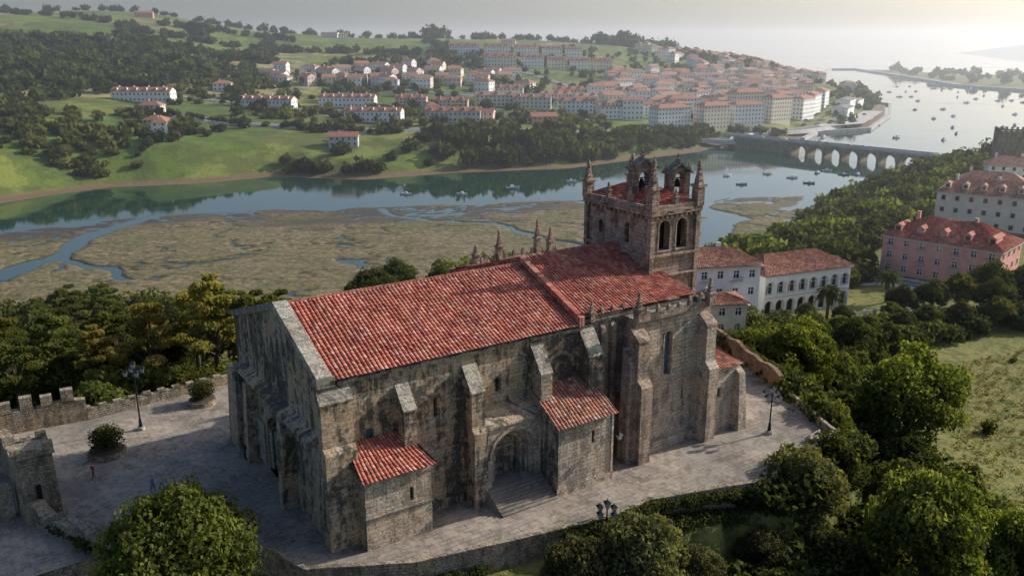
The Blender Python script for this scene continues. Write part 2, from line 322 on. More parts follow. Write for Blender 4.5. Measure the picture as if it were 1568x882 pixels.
# ------------------------------------------------------------------ terrain sheet
def axis(segs):
    o=[]
    for a,b,s in segs: o+=list(np.arange(a,b,s))
    return np.array(o+[segs[-1][1]])
xs=axis([(-9000,-1500,600),(-1500,-600,40),(-600,-240,5),(-240,240,1.1),(240,620,4.5),(620,1800,40),(1800,9000,700)])
ys=axis([(-400,-20,25),(-20,190,2.2),(190,430,1.0),(430,760,3.2),(760,1500,8),(1500,3300,60),(3300,12000,900)])
X,Y=np.meshgrid(xs,ys); Z,dF,dN,dM,dS,dT=HT(X,Y,True)
nx,ny=len(xs),len(ys)
V=np.stack([X,Y,Z],-1).reshape(-1,3); idx=np.arange(nx*ny).reshape(ny,nx)
F=np.stack([idx[:-1,:-1],idx[:-1,1:],idx[1:,1:],idx[1:,:-1]],-1).reshape(-1,4)
def fastmesh(name,V,F,mat,cols=None,smooth=False):
    me=bpy.data.meshes.new(name); n=F.shape[1]
    me.vertices.add(len(V)); me.vertices.foreach_set('co',V.astype(np.float32).ravel())
    me.loops.add(F.size); me.loops.foreach_set('vertex_index',F.astype(np.int32).ravel())
    me.polygons.add(len(F)); me.polygons.foreach_set('loop_start',np.arange(0,F.size,n,dtype=np.int32)); me.polygons.foreach_set('loop_total',np.full(len(F),n,dtype=np.int32))
    if smooth: me.polygons.foreach_set('use_smooth',np.ones(len(F),bool))
    me.update(calc_edges=True)
    if cols is not None:
        for k,c in cols.items():
            a=me.attributes.new(k,'FLOAT','POINT'); a.data.foreach_set('value',c.astype(np.float32).ravel())
    me.materials.append(mat); return me
def addob(name,me,loc=(0,0,0),rot=0,sc=1,parent=None):
    ob=bpy.data.objects.new(name,me); scene.collection.objects.link(ob); ob.location=loc; ob.rotation_euler=(0,0,rot)
    ob.scale=(sc,)*3 if not isinstance(sc,tuple) else sc
    if parent: ob.parent=parent
    return ob
def terrain_mat():
    m,nt=newmat('ground_grass_mud'); t=NT(nt); o=objc(t); x,y,z=t.sep(o)
    at=lambda k:t.n('ShaderNodeAttribute',attribute_name=k).outputs['Fac']
    mud,far=at('mud'),at('far')
    n1=t.noise(o,.05,6,.6); n2=t.noise(o,.5,6,.65); n3=t.noise(o,.012,4,.5); n4=t.noise(o,3,4,.7)
    near=t.ramp(n2,[(.3,(.07,.085,.022)),(.45,(.14,.145,.035)),(.58,(.235,.205,.06)),(.72,(.20,.13,.055))])
    near=t.mix(t.math('MULTIPLY',t.step(n1,.5,.62),.5),near,(.19,.20,.05))
    wo=t.comb(t.math('ADD',x,t.math('MULTIPLY',n1,60)),t.math('ADD',y,t.math('MULTIPLY',n3,50)),0.)
    vo=t.n('ShaderNodeTexVoronoi'); vo.inputs['Scale'].default_value=.009; t.l(wo,vo.inputs['Vector'])
    vs=t.sep(vo.outputs['Color'])[0]
    fld=t.ramp(vs,[(0,(.15,.205,.035)),(.25,(.235,.26,.05)),(.45,(.13,.18,.03)),(.62,(.29,.27,.08)),(.75,(.20,.25,.04)),(.9,(.37,.31,.14))],'CONSTANT')
    fld=t.mix(t.math('MULTIPLY',t.step(n1,.44,.58),.65),fld,(.08,.10,.03))
    n6=t.noise(o,.15,6,.7); fld=t.mix(t.math('MULTIPLY',t.step(n6,.50,.62),.5),fld,(.09,.11,.035))
    fld=t.mix(t.math('MULTIPLY',n2,.6),fld,t.mix(1,fld,(.55,.6,.55),'MULTIPLY'))
    land=t.mix(far,near,fld)
    st=t.n('ShaderNodeMapping'); st.inputs['Scale'].default_value=(.35,1,1); st.inputs['Rotation'].default_value=(0,0,.25); t.l(o,st.inputs['Vector'])
    ns=t.noise(st.outputs[0],.10,8,.74,1.2)
    mc=t.ramp(ns,[(.30,(.16,.12,.075)),(.41,(.31,.235,.135)),(.47,(.15,.14,.06)),(.54,(.33,.25,.15)),(.60,(.15,.125,.065)),(.70,(.30,.235,.15))])
    mc=t.mix(t.math('MULTIPLY',t.step(n1,.48,.60),.55),mc,(.155,.155,.06))
    mc=t.mix(t.step(n2,.35,.65),mc,t.mix(1,mc,(.55,.54,.5),'MULTIPLY'))
    wet=t.step(z,-27.98,-27.66); mc=t.mix(wet,(.07,.052,.033),mc)
    col=t.mix(mud,land,mc)
    bank=t.math('SUBTRACT',1,t.step(t.math('ADD',z,t.math('MULTIPLY',n2,2.0)),-26.6,-24.9))
    col=t.mix(t.math('MULTIPLY',bank,t.math('SUBTRACT',1,mud)),col,t.mix(n2,(.14,.09,.045),(.24,.16,.09)))
    rough=t.math('ADD',.35,t.math('MULTIPLY',wet,.55))
    t.out(col,rough,t.math('ADD',n2,t.math('MULTIPLY',n4,.3)),.8,.7,.2); return m
mudm=ss(-3,2,dM)
mudm=np.where((Z>-26.9)&(dN>0),0,mudm)
me=fastmesh('ground',V,F,terrain_mat(),{'mud':mudm,'far':ss(-10,0,dF)},True)
addob('ground',me)
# water
m,nt=newmat('estuary_water'); t=NT(nt); o=objc(t)
mp=t.n('ShaderNodeMapping'); mp.inputs['Scale'].default_value=(.5,1.2,1); t.l(o,mp.inputs['Vector'])
n=t.noise(mp.outputs[0],.8,4,.6); nb=t.noise(o,.012,5,.65,1.)
t.out(t.mix(nb,(.010,.042,.028),(.018,.055,.036)),t.math('ADD',.02,t.math('MULTIPLY',t.step(nb,.48,.64),.10)),n,.05,.10,.5)
M['water']=m
mb=MB(); mb.face([(-20000,-500,-28),(20000,-500,-28),(20000,30000,-28),(-20000,30000,-28)],'water'); mb.build('water')
def hill(name,x,y,rx,ry,h,mat):
    a=np.linspace(0,2*np.pi,48,endpoint=False); rr=np.linspace(0,1,10); vv=[]
    for r in rr:
        for q in a: 
            e=1+.25*math.sin(3*q+x)+.1*math.sin(7*q); vv.append((x+rx*r*math.cos(q)*e,y+ry*r*math.sin(q),-29+h*(1-r**2)*(.75+.25*math.sin(q*2+r*4))))
    ff=[(i*48+j,i*48+(j+1)%48,(i+1)*48+(j+1)%48,(i+1)*48+j) for i in range(9) for j in range(48)]
    addob(name,fastmesh(name,np.array(vv),np.array(ff),mat,None,True))
M['headm']=plain('headland_scrub',(.13,.16,.15),.95,.2,.01)
hill('distant_headland',3900,5900,700,400,75,M['headm'])
# ------------------------------------------------------------------ terrace
m,nt=newmat('stone_paving'); t=NT(nt); o=objc(t); x,y,z=t.sep(o)
rot=t.n('ShaderNodeMapping'); rot.inputs['Rotation'].default_value=(0,0,R(-33)); t.l(o,rot.inputs['Vector'])
br=t.n('ShaderNodeTexBrick'); t.l(rot.outputs[0],br.inputs['Vector']); br.inputs['Scale'].default_value=1; br.inputs['Brick Width'].default_value=1.1; br.inputs['Row Height'].default_value=.6; br.inputs['Mortar Size'].default_value=.03
br.inputs['Color1'].default_value=(.40,.33,.26,1); br.inputs['Color2'].default_value=(.30,.25,.20,1); br.inputs['Mortar'].default_value=(.13,.11,.09,1)
n1=t.noise(o,.22,6,.65,.4); n2=t.noise(o,1.2,6,.75)
vb=t.n('ShaderNodeTexVoronoi'); vb.inputs['Scale'].default_value=.16; t.l(rot.outputs[0],vb.inputs['Vector']); vv=t.sep(vb.outputs['Color'])[0]
col=t.mix(t.math('MULTIPLY',t.step(n1,.42,.58),.8),br.outputs[0],(.46,.375,.29)); col=t.mix(t.math('MULTIPLY',t.step(n2,.47,.62),.6),col,(.16,.135,.105))
col=t.mix(t.math('MULTIPLY',t.step(vv,.6,.65),.4),col,(.24,.22,.19))
n3=t.noise(o,.35,6,.75,1.); col=t.mix(t.math('MULTIPLY',t.step(n3,.53,.62),.6),col,(.14,.13,.085))
n9=t.noise(o,.09,4,.6,.6); col=t.mix(t.step(n9,.42,.6),col,t.mix(1,col,(.74,.74,.75),'MULTIPLY'))
t.out(col,.9,t.math('ADD',n2,t.math('MULTIPLY',br.outputs['Fac'],-.5)),.6,.06,.2); M['pave']=m
mb=MB(); top=[(a,b,0) for a,b in TERR]; bot=[(a,b,-12) for a,b in TERR]
mb.face(top[::-1],'pave')
n=len(TERR)
for i in range(n):
    j=(i+1)%n; mb.face([bot[j],bot[i],top[i],top[j]][::-1],'rough')
mb.build('terrace_pavement')
def wallstrip(name,pts,h,w,k,z0=-.5,mer=None,cap=None,ruin=.05):
    mb=MB()
    for (ax,ay,*_),(bx,by,*_) in zip(pts[:-1],pts[1:]):
        d=Vector((bx-ax,by-ay)); L=d.length; d.normalize(); nn=Vector((-d.y,d.x))*w/2; c=[(ax+nn.x,ay+nn.y),(ax-nn.x,ay-nn.y),(bx-nn.x,by-nn.y),(bx+nn.x,by+nn.y)]
        ns=max(1,int(L/1.6)); 
        hs=[h*(1+ruin*math.sin(i*2.3+ax)+ruin*.7*math.sin(i*5.1)) for i in range(ns+1)]
        for i in range(ns):
            a=i/ns;b=(i+1)/ns; L0=Vector(c[0]).lerp(Vector(c[3]),a);R0=Vector(c[1]).lerp(Vector(c[2]),a);L1=Vector(c[0]).lerp(Vector(c[3]),b);R1=Vector(c[1]).lerp(Vector(c[2]),b)
            mb.hull([(L0.x,L0.y,z0),(R0.x,R0.y,z0),(R1.x,R1.y,z0),(L1.x,L1.y,z0)],[(L0.x,L0.y,hs[i]),(R0.x,R0.y,hs[i]),(R1.x,R1.y,hs[i+1]),(L1.x,L1.y,hs[i+1])],k,cap or k)
        if mer:
            mw,mg,mh=mer; q=0.2
            while q+mw<L:
                p0=Vector((ax,ay))+d*q; p1=Vector((ax,ay))+d*(q+mw*(.9+.2*random.random())); hh=h+mh*(.8+.35*random.random())
                a_=[(p0.x+nn.x,p0.y+nn.y),(p0.x-nn.x,p0.y-nn.y),(p1.x-nn.x,p1.y-nn.y),(p1.x+nn.x,p1.y+nn.y)]
                mb.hull([(u,v,h-.2) for u,v in a_],[(u,v,hh) for u,v in a_],k,k); q+=mw+mg
    return mb.build(name)
wallstrip('crenellated_wall',[(-66,80),(-57,85.5),(-49.5,90)],2.6,.9,'rough',-6,(1.25,.8,1.3))
wallstrip('parapet_wall',[(-50,89.5),(-36,100.7),(-12,115.7),(8,123.6),(29.5,116.7)],1.25,.5,'rough',-5,(.9,.8,.3))
wallstrip('boundary_wall',[(29.8,116.5),(33.8,98)],2.2,.6,'brownw',-6,None,None,.09)
wallstrip('parapet_wall',[(33.8,98),(35.8,85),(26,75.2)],.9,.4,'rough',-6)
wallstrip('retaining_wall',[(26,75.2),(13,71.2),(9,68.2),(2,65.2),(-8,61.2),(-17,60.2),(-21,63.2)],.45,.45,'rough',-9)
wallstrip('ruined_wall',[(-44.5,68.5),(-40,66),(-34,62.5),(-28.5,60.5)],1.9,1.3,'rough',-5,None,None,.3)
wallstrip('ruined_wall',[(-46,72),(-51,77),(-57,81),(-62,82)],3.6,1.1,'rough',-5,(1.1,.8,.9),None,.06)
wallstrip('ruined_wall',[(-46,69),(-53,64),(-60,60)],3.6,1.2,'rough',-5,None,None,.15)
mb=MB(); mb.hull([(-1.8,-2.0,-6),(1.8,-2.0,-6),(1.8,2.0,-6),(-1.8,2.0,-6)],[(-1.55,-1.75,6.0),(1.55,-1.75,6.0),(1.55,1.75,6.0),(-1.55,1.75,6.0)],'rough'); mb.box(-1.75,1.75,-1.95,1.95,6.0,6.25,'rough')
for a,h_ in ((-1.75,.9),(-.45,.6),(.85,.95)): mb.box(a,a+.85,-1.95,-1.4,6.25,6.25+h_,'rough'); mb.box(a,a+.85,1.4,1.95,6.25,6.25+h_*.8,'rough')
mb.box(-.2,.2,-2.02,-1.8,1.8,3.2,'dark')
mb.build('wall_turret',None,(-44.5,70.3,0),R(38))
# ------------------------------------------------------------------ church
CH=empty('stone_church',(-15.96,64.36,0),R(33.35))
W=24.84; NR=10.17; ZR=19.06; ZE=15.18; ZN=14.32
ops_s=[(3.9,4.7,8.2,9.9,False,'blueg'),(10.6,10.95,9.3,11.2,True,'dark'),(17.2,17.6,10.2,11.6,False,'dark')]
mb=MB()
mb.wall((0,0),(1,0),27.2,0,ZE,ops_s,'wall_s',.5)
gt=lambda a:(ZN+(ZR-ZN)*a/(W-NR)) if a<W-NR else (ZR-(ZR-ZE)*(a-(W-NR))/NR)
mb.wall((0,W),(0,-1),W,0,ZE,[(8.6,13.6,0,6.6,1.25,'wall_s'),(17.8,18.3,7.6,9.2,False,'dark'),(5.2,6.2,8,9.6,True,'dark')],'wall_s',1.1,gt,[W-NR])
mb.wall((27.2,W),(-1,0),27.2,0,ZN,[],'wall_s')
mb.build('nave_walls',CH)
mb=MB()
yc=W-11.1
mb.box(1.0,1.08,yc-1.3,yc+1.3,0,4.2,'wood')
for i,a in enumerate((2.25,1.85)):
    for sg in (-1,1): mb.cyl((.35+.35*i,yc+sg*a,0),(.35+.35*i,yc+sg*a,4.2),.16,.16,'cop',8)
for i in range(5):
    for sg in (-1,1): mb.cyl((-.2,yc+sg*(2.9+.42*i),.4),(-.2,yc+sg*(2.9+.42*i),5.0),.11,.11,'cop',8)
mb.hull([(-.9,1.2,8.9),(0,1.2,8.9),(0,W-2.2,8.9),(-.9,W-2.2,8.9)],[(-.85,1.2,9.2),(0,1.2,9.9),(0,W-2.2,9.9),(-.85,W-2.2,9.2)],'wall_s')
for y0,y1 in ((W-2.6,W+.5),(yc+4.7,yc+6),(yc-6.2,yc-4.9)):
    mb.hull([(-1.5,y0,0),(.1,y0,0),(.1,y1,0),(-1.5,y1,0)],[(-1.1,y0,8.6),(.1,y0,8.6),(.1,y1,8.6),(-1.1,y1,8.6)],'wall_s')
mb.build('west_portal',CH)
mb=MB()
def cop(a0,z0,a1,z1,x0,x1,th,k):
    mb.hull([(x0,a0,z0-.3),(x1,a0,z0-.3),(x1,a1,z1-.3),(x0,a1,z1-.3)],[(x0,a0,z0+th),(x1,a0,z0+th),(x1,a1,z1+th),(x0,a1,z1+th)],k)
cop(-.25,ZE-.1,NR+.02,ZR,-.2,1.15,.42,'cop'); cop(NR+.02,ZR,W+.3,ZN,-.2,1.15,.42,'lead')
mb.box(-.3,1.3,-.4,.6,ZE-.5,ZE+.35,'lead')
mb.build('gable_coping',CH)
mb=MB()
mb.roof((1.15,-.45,ZE-.15),(26.9,-.45,ZE-.15),(26.9,NR,ZR),(1.15,NR,ZR),'tile')
mb.roof((26.9,W+.4,ZN-.1),(1.15,W+.4,ZN-.1),(1.15,NR,ZR),(26.9,NR,ZR),'tile')
mb.build('nave_roof',CH)
mb=MB()
for i in range(64):
    x=1.3+i*.4; mb.cyl((x,NR,ZR+.16),(x+.42,NR,ZR+.2),.15,.17,'tileo',7)
mb.build('ridge_tiles',CH)
mb=MB()
for i in range(26):
    zz=ZE-.42+.08*math.sin(i*1.7); mb.box(1.5+i*.98,1.5+i*.98+.95,-.28-.05*math.sin(i*2.9),.0,zz-.15,zz+.2,'lead')
mb.box(8.7,13.5,-.14,0,5.9,6.15,'wall_s'); mb.box(8.7,13.4,-.35,0,0,.9,'wall_s')
mb.build('cornice',CH)
def butt(mb,x0,x1,d,zt,zf,k='wall_s',y=0,cap='cop',step=None):
    mb.hull([(x0,y-d,0),(x1,y-d,0),(x1,y+.05,0),(x0,y+.05,0)],[(x0,y-d,zf),(x1,y-d,zf),(x1,y+.05,zf),(x0,y+.05,zf)],k)
    mb.hull([(x0-.06,y-d-.08,zf),(x1+.06,y-d-.08,zf),(x1+.06,y+.03,zf),(x0-.06,y+.03,zf)],[(x0-.06,y-d-.08,zf+.12),(x1+.06,y-d-.08,zf+.12),(x1+.06,y+.03,zt),(x0-.06,y+.03,zt)],k,cap)
    if step: 
        s,zz=step; mb.hull([(x0-.01,y-d-s,0),(x1+.01,y-d-s,0),(x1+.01,y-d+.1,0),(x0-.01,y-d+.1,0)],[(x0-.01,y-d-s,zz),(x1+.01,y-d-s,zz),(x1+.01,y-d+.1,zz+s*1.2),(x0-.01,y-d+.1,zz+s*1.2)],k)
mb=MB()
butt(mb,-.35,2.5,1.0,14.6,13.4,cap='lead',step=(.5,9))
butt(mb,6.9,8.1,1.5,13.4,11.2); butt(mb,13.6,15.0,1.7,13.9,11.4,step=(.5,7.5))
butt(mb,21.2,22.5,1.9,14.4,11.6); butt(mb,27.0,28.7,1.9,15.0,12.2)
mb.build('aisle_buttresses',CH)
mb=MB()
def archring(cx,zs,r,t,y,k,p=.12,n=14):
    for i in range(n):
        a=math.pi*i/n;b=math.pi*(i+1)/n
        q=lambda an,rr:(cx-rr*math.cos(an),zs+rr*math.sin(an))
        A=q(a,r);B=q(b,r);C=q(b,r+t);D=q(a,r+t)
        mb.hull([(A[0],y-p,A[1]),(B[0],y-p,B[1]),(B[0],y,B[1]),(A[0],y,A[1])],[(D[0],y-p,D[1]),(C[0],y-p,C[1]),(C[0],y,C[1]),(D[0],y,D[1])],k)
archring(24.8,11.0,1.5,.35,0,'wall_l'); archring(24.8,11.0,.55,.25,0,'wall_p')
mb.build('blind_arches',CH)
mb=MB()
mb.wall((2.3,-3.0),(1,0),6.3,0,6.6,[(4.2,4.55,3.6,4.9,False,'dark')],'wall_l',.4)
mb.wall((8.6,-3.0),(0,1),3.0,0,6.6,[],'wall_s'); mb.wall((2.3,0),(0,-1),3.0,0,6.6,[],'wall_s',ztop=lambda a:9-.8*a)
mb.box(2.2,8.7,-3.12,-3.0,3.0,3.15,'lead')
mb.roof((2.0,-3.35,6.5),(8.9,-3.35,6.5),(7.2,0,8.9),(2.0,0,8.9),'tile')
mb.roof((8.9,-3.35,6.5),(8.9,0.05,6.5),(7.2,0,8.9),(7.2,0,8.9),'tile')
mb.hull([(2.15,-3.2,6.2),(8.75,-3.2,6.2),(8.75,0,6.2),(2.15,0,6.2)],[(2.15,-3.2,6.5),(8.75,-3.2,6.5),(8.75,0,6.5),(2.15,0,6.5)],'cop')
mb.build('west_annex',CH)
mb=MB()
mb.wall((14.6,-1.9),(1,0),6.8,0,7.6,[(1.0,5.9,0,6.9,True)],'wall_l',.4,through=True)
mb.wall((14.6,0),(0,-1),1.9,0,7.6,[],'wall_s'); mb.face([(21.4,-1.9,0),(21.4,0,0),(21.4,0,7.6),(21.4,-1.9,7.6)],'wall_s')
for i in range(1,4):
    ins=.33*i
    mb.wall((15.5,-1.9+.4*i),(1,0),5.1,0,7.3,[(ins+.1,5.0-ins,0,6.9-ins,True,'wall_l')],'wall_p' if i==2 else 'wall_l',.4 if i<3 else .9,through=(i<3))
for i in range(1,4):
    for sg in (-1,1):
        xx=18.05+sg*(2.45-.33*i+.12); mb.cyl((xx,-1.95+.4*i,1.55),(xx,-1.95+.4*i,4.4),.10,.10,'cop',8); mb.pyr(xx,-1.95+.4*i,4.4,.2,4.7,'cop',4,.785,.34)
mb.box(17.05,18.95,.05,.18,1.55,4.2,'dark')
for x in (16.85,18.95): mb.box(x,x+.2,-.05,.19,1.55,4.4,'cop')
mb.box(16.8,19.2,-.12,.19,4.25,4.55,'cop')
for i in range(6): mb.box(17.15+.3*i,17.33+.3*i,-.03,.19,4.65,5.3,'cop')
mb.hull([(14.4,-2.1,7.6),(21.3,-2.1,7.6),(21.3,0,7.6),(14.4,0,7.6)],[(14.4,-2.05,7.8),(21.3,-2.05,7.8),(21.3,0,9.0),(14.4,0,9.0)],'wall_s')
archring(18.05,4.45,2.5,.32,-1.9,'wall_l',.16)
mb.build('south_portal',CH)
mb=MB()
for i in range(8): mb.box(14.9,21.2,-4.9+.36*i,.6+.001*i,0 if i==0 else .19*i,.19*(i+1)-.001*i,'pave' )
mb.build('portal_steps',CH)
mb=MB()
mb.wall((21.35,-4.6),(1,0),6.6,0,7.2,[(4.0,4.35,4.6,5.9,False,'dark')],'wall_l',.4)
mb.wall((21.35,0),(0,-1),4.6,0,7.2,[],'wall_s',ztop=lambda a:9.4-2.2*a/4.6)
mb.wall((27.95,-4.6),(0,1),4.6,0,7.2,[],'wall_s',ztop=lambda a:7.2+2.2*a/4.6)
mb.roof((21.0,-5.0,7.05),(28.3,-5.0,7.05),(28.3,0.02,9.6),(21.0,0.02,9.6),'tileo')
mb.box(27.8,28.05,-4.7,-4.2,0,7.0,'wall_l'); mb.box(21.2,28.1,-4.7,-4.6,0,.8,'wall_l')
mb.build('sacristy',CH)
mb=MB(); ZT=15.2
mb.wall((28.6,0),(1,0),4.2,0,15.4,[],'wall_l')
for x in (29.6,31.0): mb.hull([(x,-.7,0),(x+.55,-.7,0),(x+.55,0,0),(x,0,0)],[(x,-.5,14.4),(x+.55,-.5,14.4),(x+.55,0,14.9),(x,0,14.9)],'wall_p')
mb.wall((32.6,-2.2),(1,0),10.0,0,ZT,[(4.1,5.2,8.3,13.2,True,'blueg'),(6.9,7.2,5.0,6.2,False,'dark')],'wall_l',.5,surround='wall_l')
mb.wall((32.6,.2),(0,-1),2.4,0,ZT,[],'wall_p'); mb.wall((42.6,-2.2),(0,1),8,0,ZT,[],'wall_l')
mb.face([(32.6,-2.2,ZT),(42.6,-2.2,ZT),(42.6,2,ZT),(32.6,2,ZT)],'lead')
mb.box(32.4,42.8,-2.42,-2.2,7.4,7.6,'wall_l'); mb.box(32.4,42.8,-2.6,-2.2,0,1.0,'wall_l')
butt(mb,32.0,33.5,1.3,14.4,13.2,'wall_p',-2.2,'wall_p',step=(.7,8.5)); butt(mb,41.6,43.0,1.3,14.4,13.2,'wall_l',-2.2,'wall_p',step=(.7,8.5))
mb.hull([(30.9,-3.4,0),(32.2,-3.4,0),(32.2,-2.0,0),(30.9,-2.0,0)],[(31.2,-3.2,11),(32.2,-3.2,11),(32.2,-2.0,12.4),(31.2,-2.0,12.4)],'wall_p')
def cren(x0,y0,x1,y1,z,k='wall_p',g=1.1):
    d=Vector((x1-x0,y1-y0)); L=d.length; d.normalize(); nseg=int(L/g)
    e=Vector((abs(d.y),abs(d.x)))*.16
    mb.box(min(x0,x1)-e.x,max(x0,x1)+e.x,min(y0,y1)-e.y,max(y0,y1)+e.y,z-.35,z+.35,k)
    for i in range(nseg+1):
        p=Vector((x0,y0))+d*(L*i/nseg); j=random.uniform(-.08,.12); mb.box(p.x-.2,p.x+.2,p.y-.17,p.y+.17,z+.35,z+.75+j,k); mb.pyr(p.x,p.y,z+.75+j,.45,z+1.2+j*2,k)
cren(28.4,-.2,32.6,-.2,15.5); cren(32.4,-2.4,42.8,-2.4,ZT+.1,g=1.3); cren(42.8,-2.4,42.8,4,ZT+.1)
mb.pinn(32.6,-2.6,ZT,.75,3.0,'wall_p'); mb.pinn(42.6,-2.6,ZT,.75,3.0,'wall_p'); mb.pinn(28.4,-.3,15.3,.5,2.2,'wall_p')
mb.build('south_transept',CH)
mb=MB()
mb.box(27.2,42.6,16,26.5,0,15.0,'wall_p','lead')
cren(31,26.4,42.5,26.4,15.0,g=1.3); cren(31,19,31,26.4,15.0,g=1.3); cren(42.5,16,42.5,26.4,15,g=1.3)
for x,y,h in ((31,26.4,2.4),(34.5,26.4,3.8),(40.5,26.4,4.6),(42.6,26.4,3.2),(31,21,2.0)): mb.pinn(x,y,15.2,.75,h,'wall_p')
mb.roof((27.0,26.2,14.6),(31.2,26.2,14.6),(31.2,21,16.3),(27.0,21,16.3),'tile')
mb.build('north_transept',CH)
mb=MB()
E2=15.75; R2=19.75
mb.roof((27.35,-.45,E2),(42.9,-.45,E2),(40.4,NR,R2),(27.35,NR,R2),'tile')
mb.roof((42.9,26,13.2),(27.35,26,13.2),(27.35,NR,R2),(42.9,NR,R2),'tile')
mb.hull([(26.75,-.55,E2-.7),(27.4,-.55,E2-.7),(27.4,NR,R2-.7),(26.75,NR,R2-.7)],[(26.75,-.55,E2+.28),(27.4,-.55,E2+.28),(27.4,NR,R2+.28),(26.75,NR,R2+.28)],'tile')
mb.hull([(26.75,W,ZN),(27.4,W,ZN),(27.4,NR,R2-.7),(26.75,NR,R2-.7)],[(26.75,W,ZN+.9),(27.4,W,ZN+.9),(27.4,NR,R2+.28),(26.75,NR,R2+.28)],'tile')
mb.box(27.0,42.7,0.01,25,10,14.0,'wall_s')
mb.box(27.3,42.8,-.4,-.1,E2-.45,E2-.1,'lead')
for i in range(33): mb.cyl((27.4+i*.4,NR,R2+.16),(27.82+i*.4,NR,R2+.2),.15,.17,'tileo',7)
mb.build('crossing_roof',CH)
mb=MB()
mb.box(42.62,50,4,21,0,12.0,'wall_l'); mb.hull([(50,5,0),(53,8,0),(53,17,0),(50,20,0)],[(50,5,11),(53,8,11),(53,17,11),(50,20,11)],'wall_l')
mb.roof((42.6,3.6,12),(50.4,3.6,12),(48,12.5,14.4),(42.6,12.5,14.4),'tileo'); mb.roof((50.4,3.6,12),(53.5,21.4,12),(48,12.5,14.4),(48,12.5,14.4),'tileo',False); mb.roof((53.5,21.4,12),(42.6,21.4,12),(42.6,12.5,14.4),(48,12.5,14.4),'tileo',False)
mb.build('choir',CH)
mb=MB()
mb.wall((42.8,-3.0),(1,0),4.9,0,7.6,[(1.5,2.2,4.2,5.3,False,'dark')],'wall_l',.4); mb.wall((47.7,-3.0),(0,1),7.2,0,7.6,[],'wall_l'); mb.wall((42.8,4.2),(0,-1),7.2,0,7.6,[],'wall_l')
mb.roof((42.6,-3.3,7.5),(48.0,-3.3,7.5),(45.3,1.0,9.6),(43.0,1.0,9.6),'tileo'); mb.roof((48.0,-3.3,7.5),(48,4.2,7.5),(45.3,4.2,9.6),(45.3,1.0,9.6),'tileo'); 
mb.hull([(46.9,-4.2,0),(48.2,-4.2,0),(48.2,-2.8,0),(46.9,-2.8,0)],[(47.1,-3.6,6.6),(48.0,-3.6,6.6),(48.0,-2.8,7.2),(47.1,-2.8,7.2)],'wall_l')
mb.cyl((43.6,-1.4,0),(43.6,-1.4,12.6),1.0,1.0,'wall_p',10); mb.cyl((43.6,-1.4,12.6),(43.6,-1.4,13.8),1.15,.2,'wall_p',10)
mb.build('east_annex',CH)
# tower
tx0,tx1,ty0,ty1=39.92,46.74,4.03,15.16; ZC=24.5
mb=MB()
bel=[(1.15,2.75,19.9,23.3,True,'dark'),(3.75,5.35,19.9,23.3,True,'dark')]
mb.wall((tx0,ty0),(1,0),tx1-tx0,0,ZC,bel,'wall_p',.9,surround='wall_l')
mb.wall((tx0,ty1),(0,-1),ty1-ty0,10,ZC,[(6.8,7.6,20.3,22.6,True,'dark'),(2.2,2.9,20.6,22.2,True,'dark')],'wall_p',.9,surround='wall_p')
mb.wall((tx1,ty0),(0,1),ty1-ty0,0,ZC,[(2,3.6,19.9,23.3,True,'dark')],'wall_p',.9); mb.wall((tx1,ty1),(-1,0),tx1-tx0,0,ZC,[],'wall_p',.9)
def band(z0,z1,e,k='wall_p'):
    mb.box(tx0-e,tx1+e,ty0-e,ty0,z0,z1,k); mb.box(tx0-e,tx1+e,ty1,ty1+e,z0,z1,k); mb.box(tx0-e,tx0,ty0,ty1,z0,z1,k); mb.box(tx1,tx1+e,ty0,ty1,z0,z1,k)
band(19.2,19.45,.34); band(23.95,24.5,.42,'wall_p'); band(16.9,17.1,.34)
for i in range(9):
    x=tx0+.5+i*(tx1-tx0-1.0)/8; mb.box(x-.13,x+.13,ty0-.36,ty0,23.6,23.95,'wall_p')
for i in range(14):
    y=ty0+.5+i*(ty1-ty0-1.0)/13; mb.box(tx0-.36,tx0,y-.13,y+.13,23.6,23.95,'wall_p')
for i in range(2):
    for (x,y,dx_,dy_) in ((tx0,ty0+3.2+i*4.2,-1,0),(tx0+2.2+i*2.6,ty0,0,-1)): mb.cyl((x,y,24.2),(x+dx_*1.2,y+dy_*1.2,24.35),.14,.08,'wall_p',6)
e=.25
for (a,b,c,d) in ((tx0-e,tx1+e,ty0-e,ty0+.15),(tx0-e,tx1+e,ty1-.15,ty1+e),(tx0-e,tx0+.15,ty0+.15,ty1-.15),(tx1-.15,tx1+e,ty0+.15,ty1-.15)): mb.box(a,b,c,d,24.5,25.0,'wall_p')
for x,y,h in ((tx0,ty0,5.6),(tx1,ty0,5.0),(tx0,ty1,4.3),(tx1,ty1,4.6)): mb.pinn(x,y,24.5,1.0,h,'wall_p')
for x,y in ((tx0,ty0+3.7),(tx0,ty0+7.4),(tx0+3.4,ty0)): mb.pinn(x,y,25.0,.5,1.7,'wall_p')
for x,y in ((tx0,ty0),(tx1,ty0),(tx0,ty1)): mb.box(x-.3,x+.3,y-.3,y+.3,10,23.9,'wall_p')
mb.build('bell_tower',CH)
mb=MB()
c=((tx0+tx1)/2,(ty0+ty1)/2)
mb.roof((tx0,ty1,24.7),(tx0,ty0,24.7),(c[0]-.3,ty0+3.4,26.2),(c[0]-.3,ty1-3.4,26.2),'tile'); mb.roof((tx0,ty0,24.7),(tx1,ty0,24.7),(c[0]+.3,ty0+3.4,26.2),(c[0]-.3,ty0+3.4,26.2),'tile')
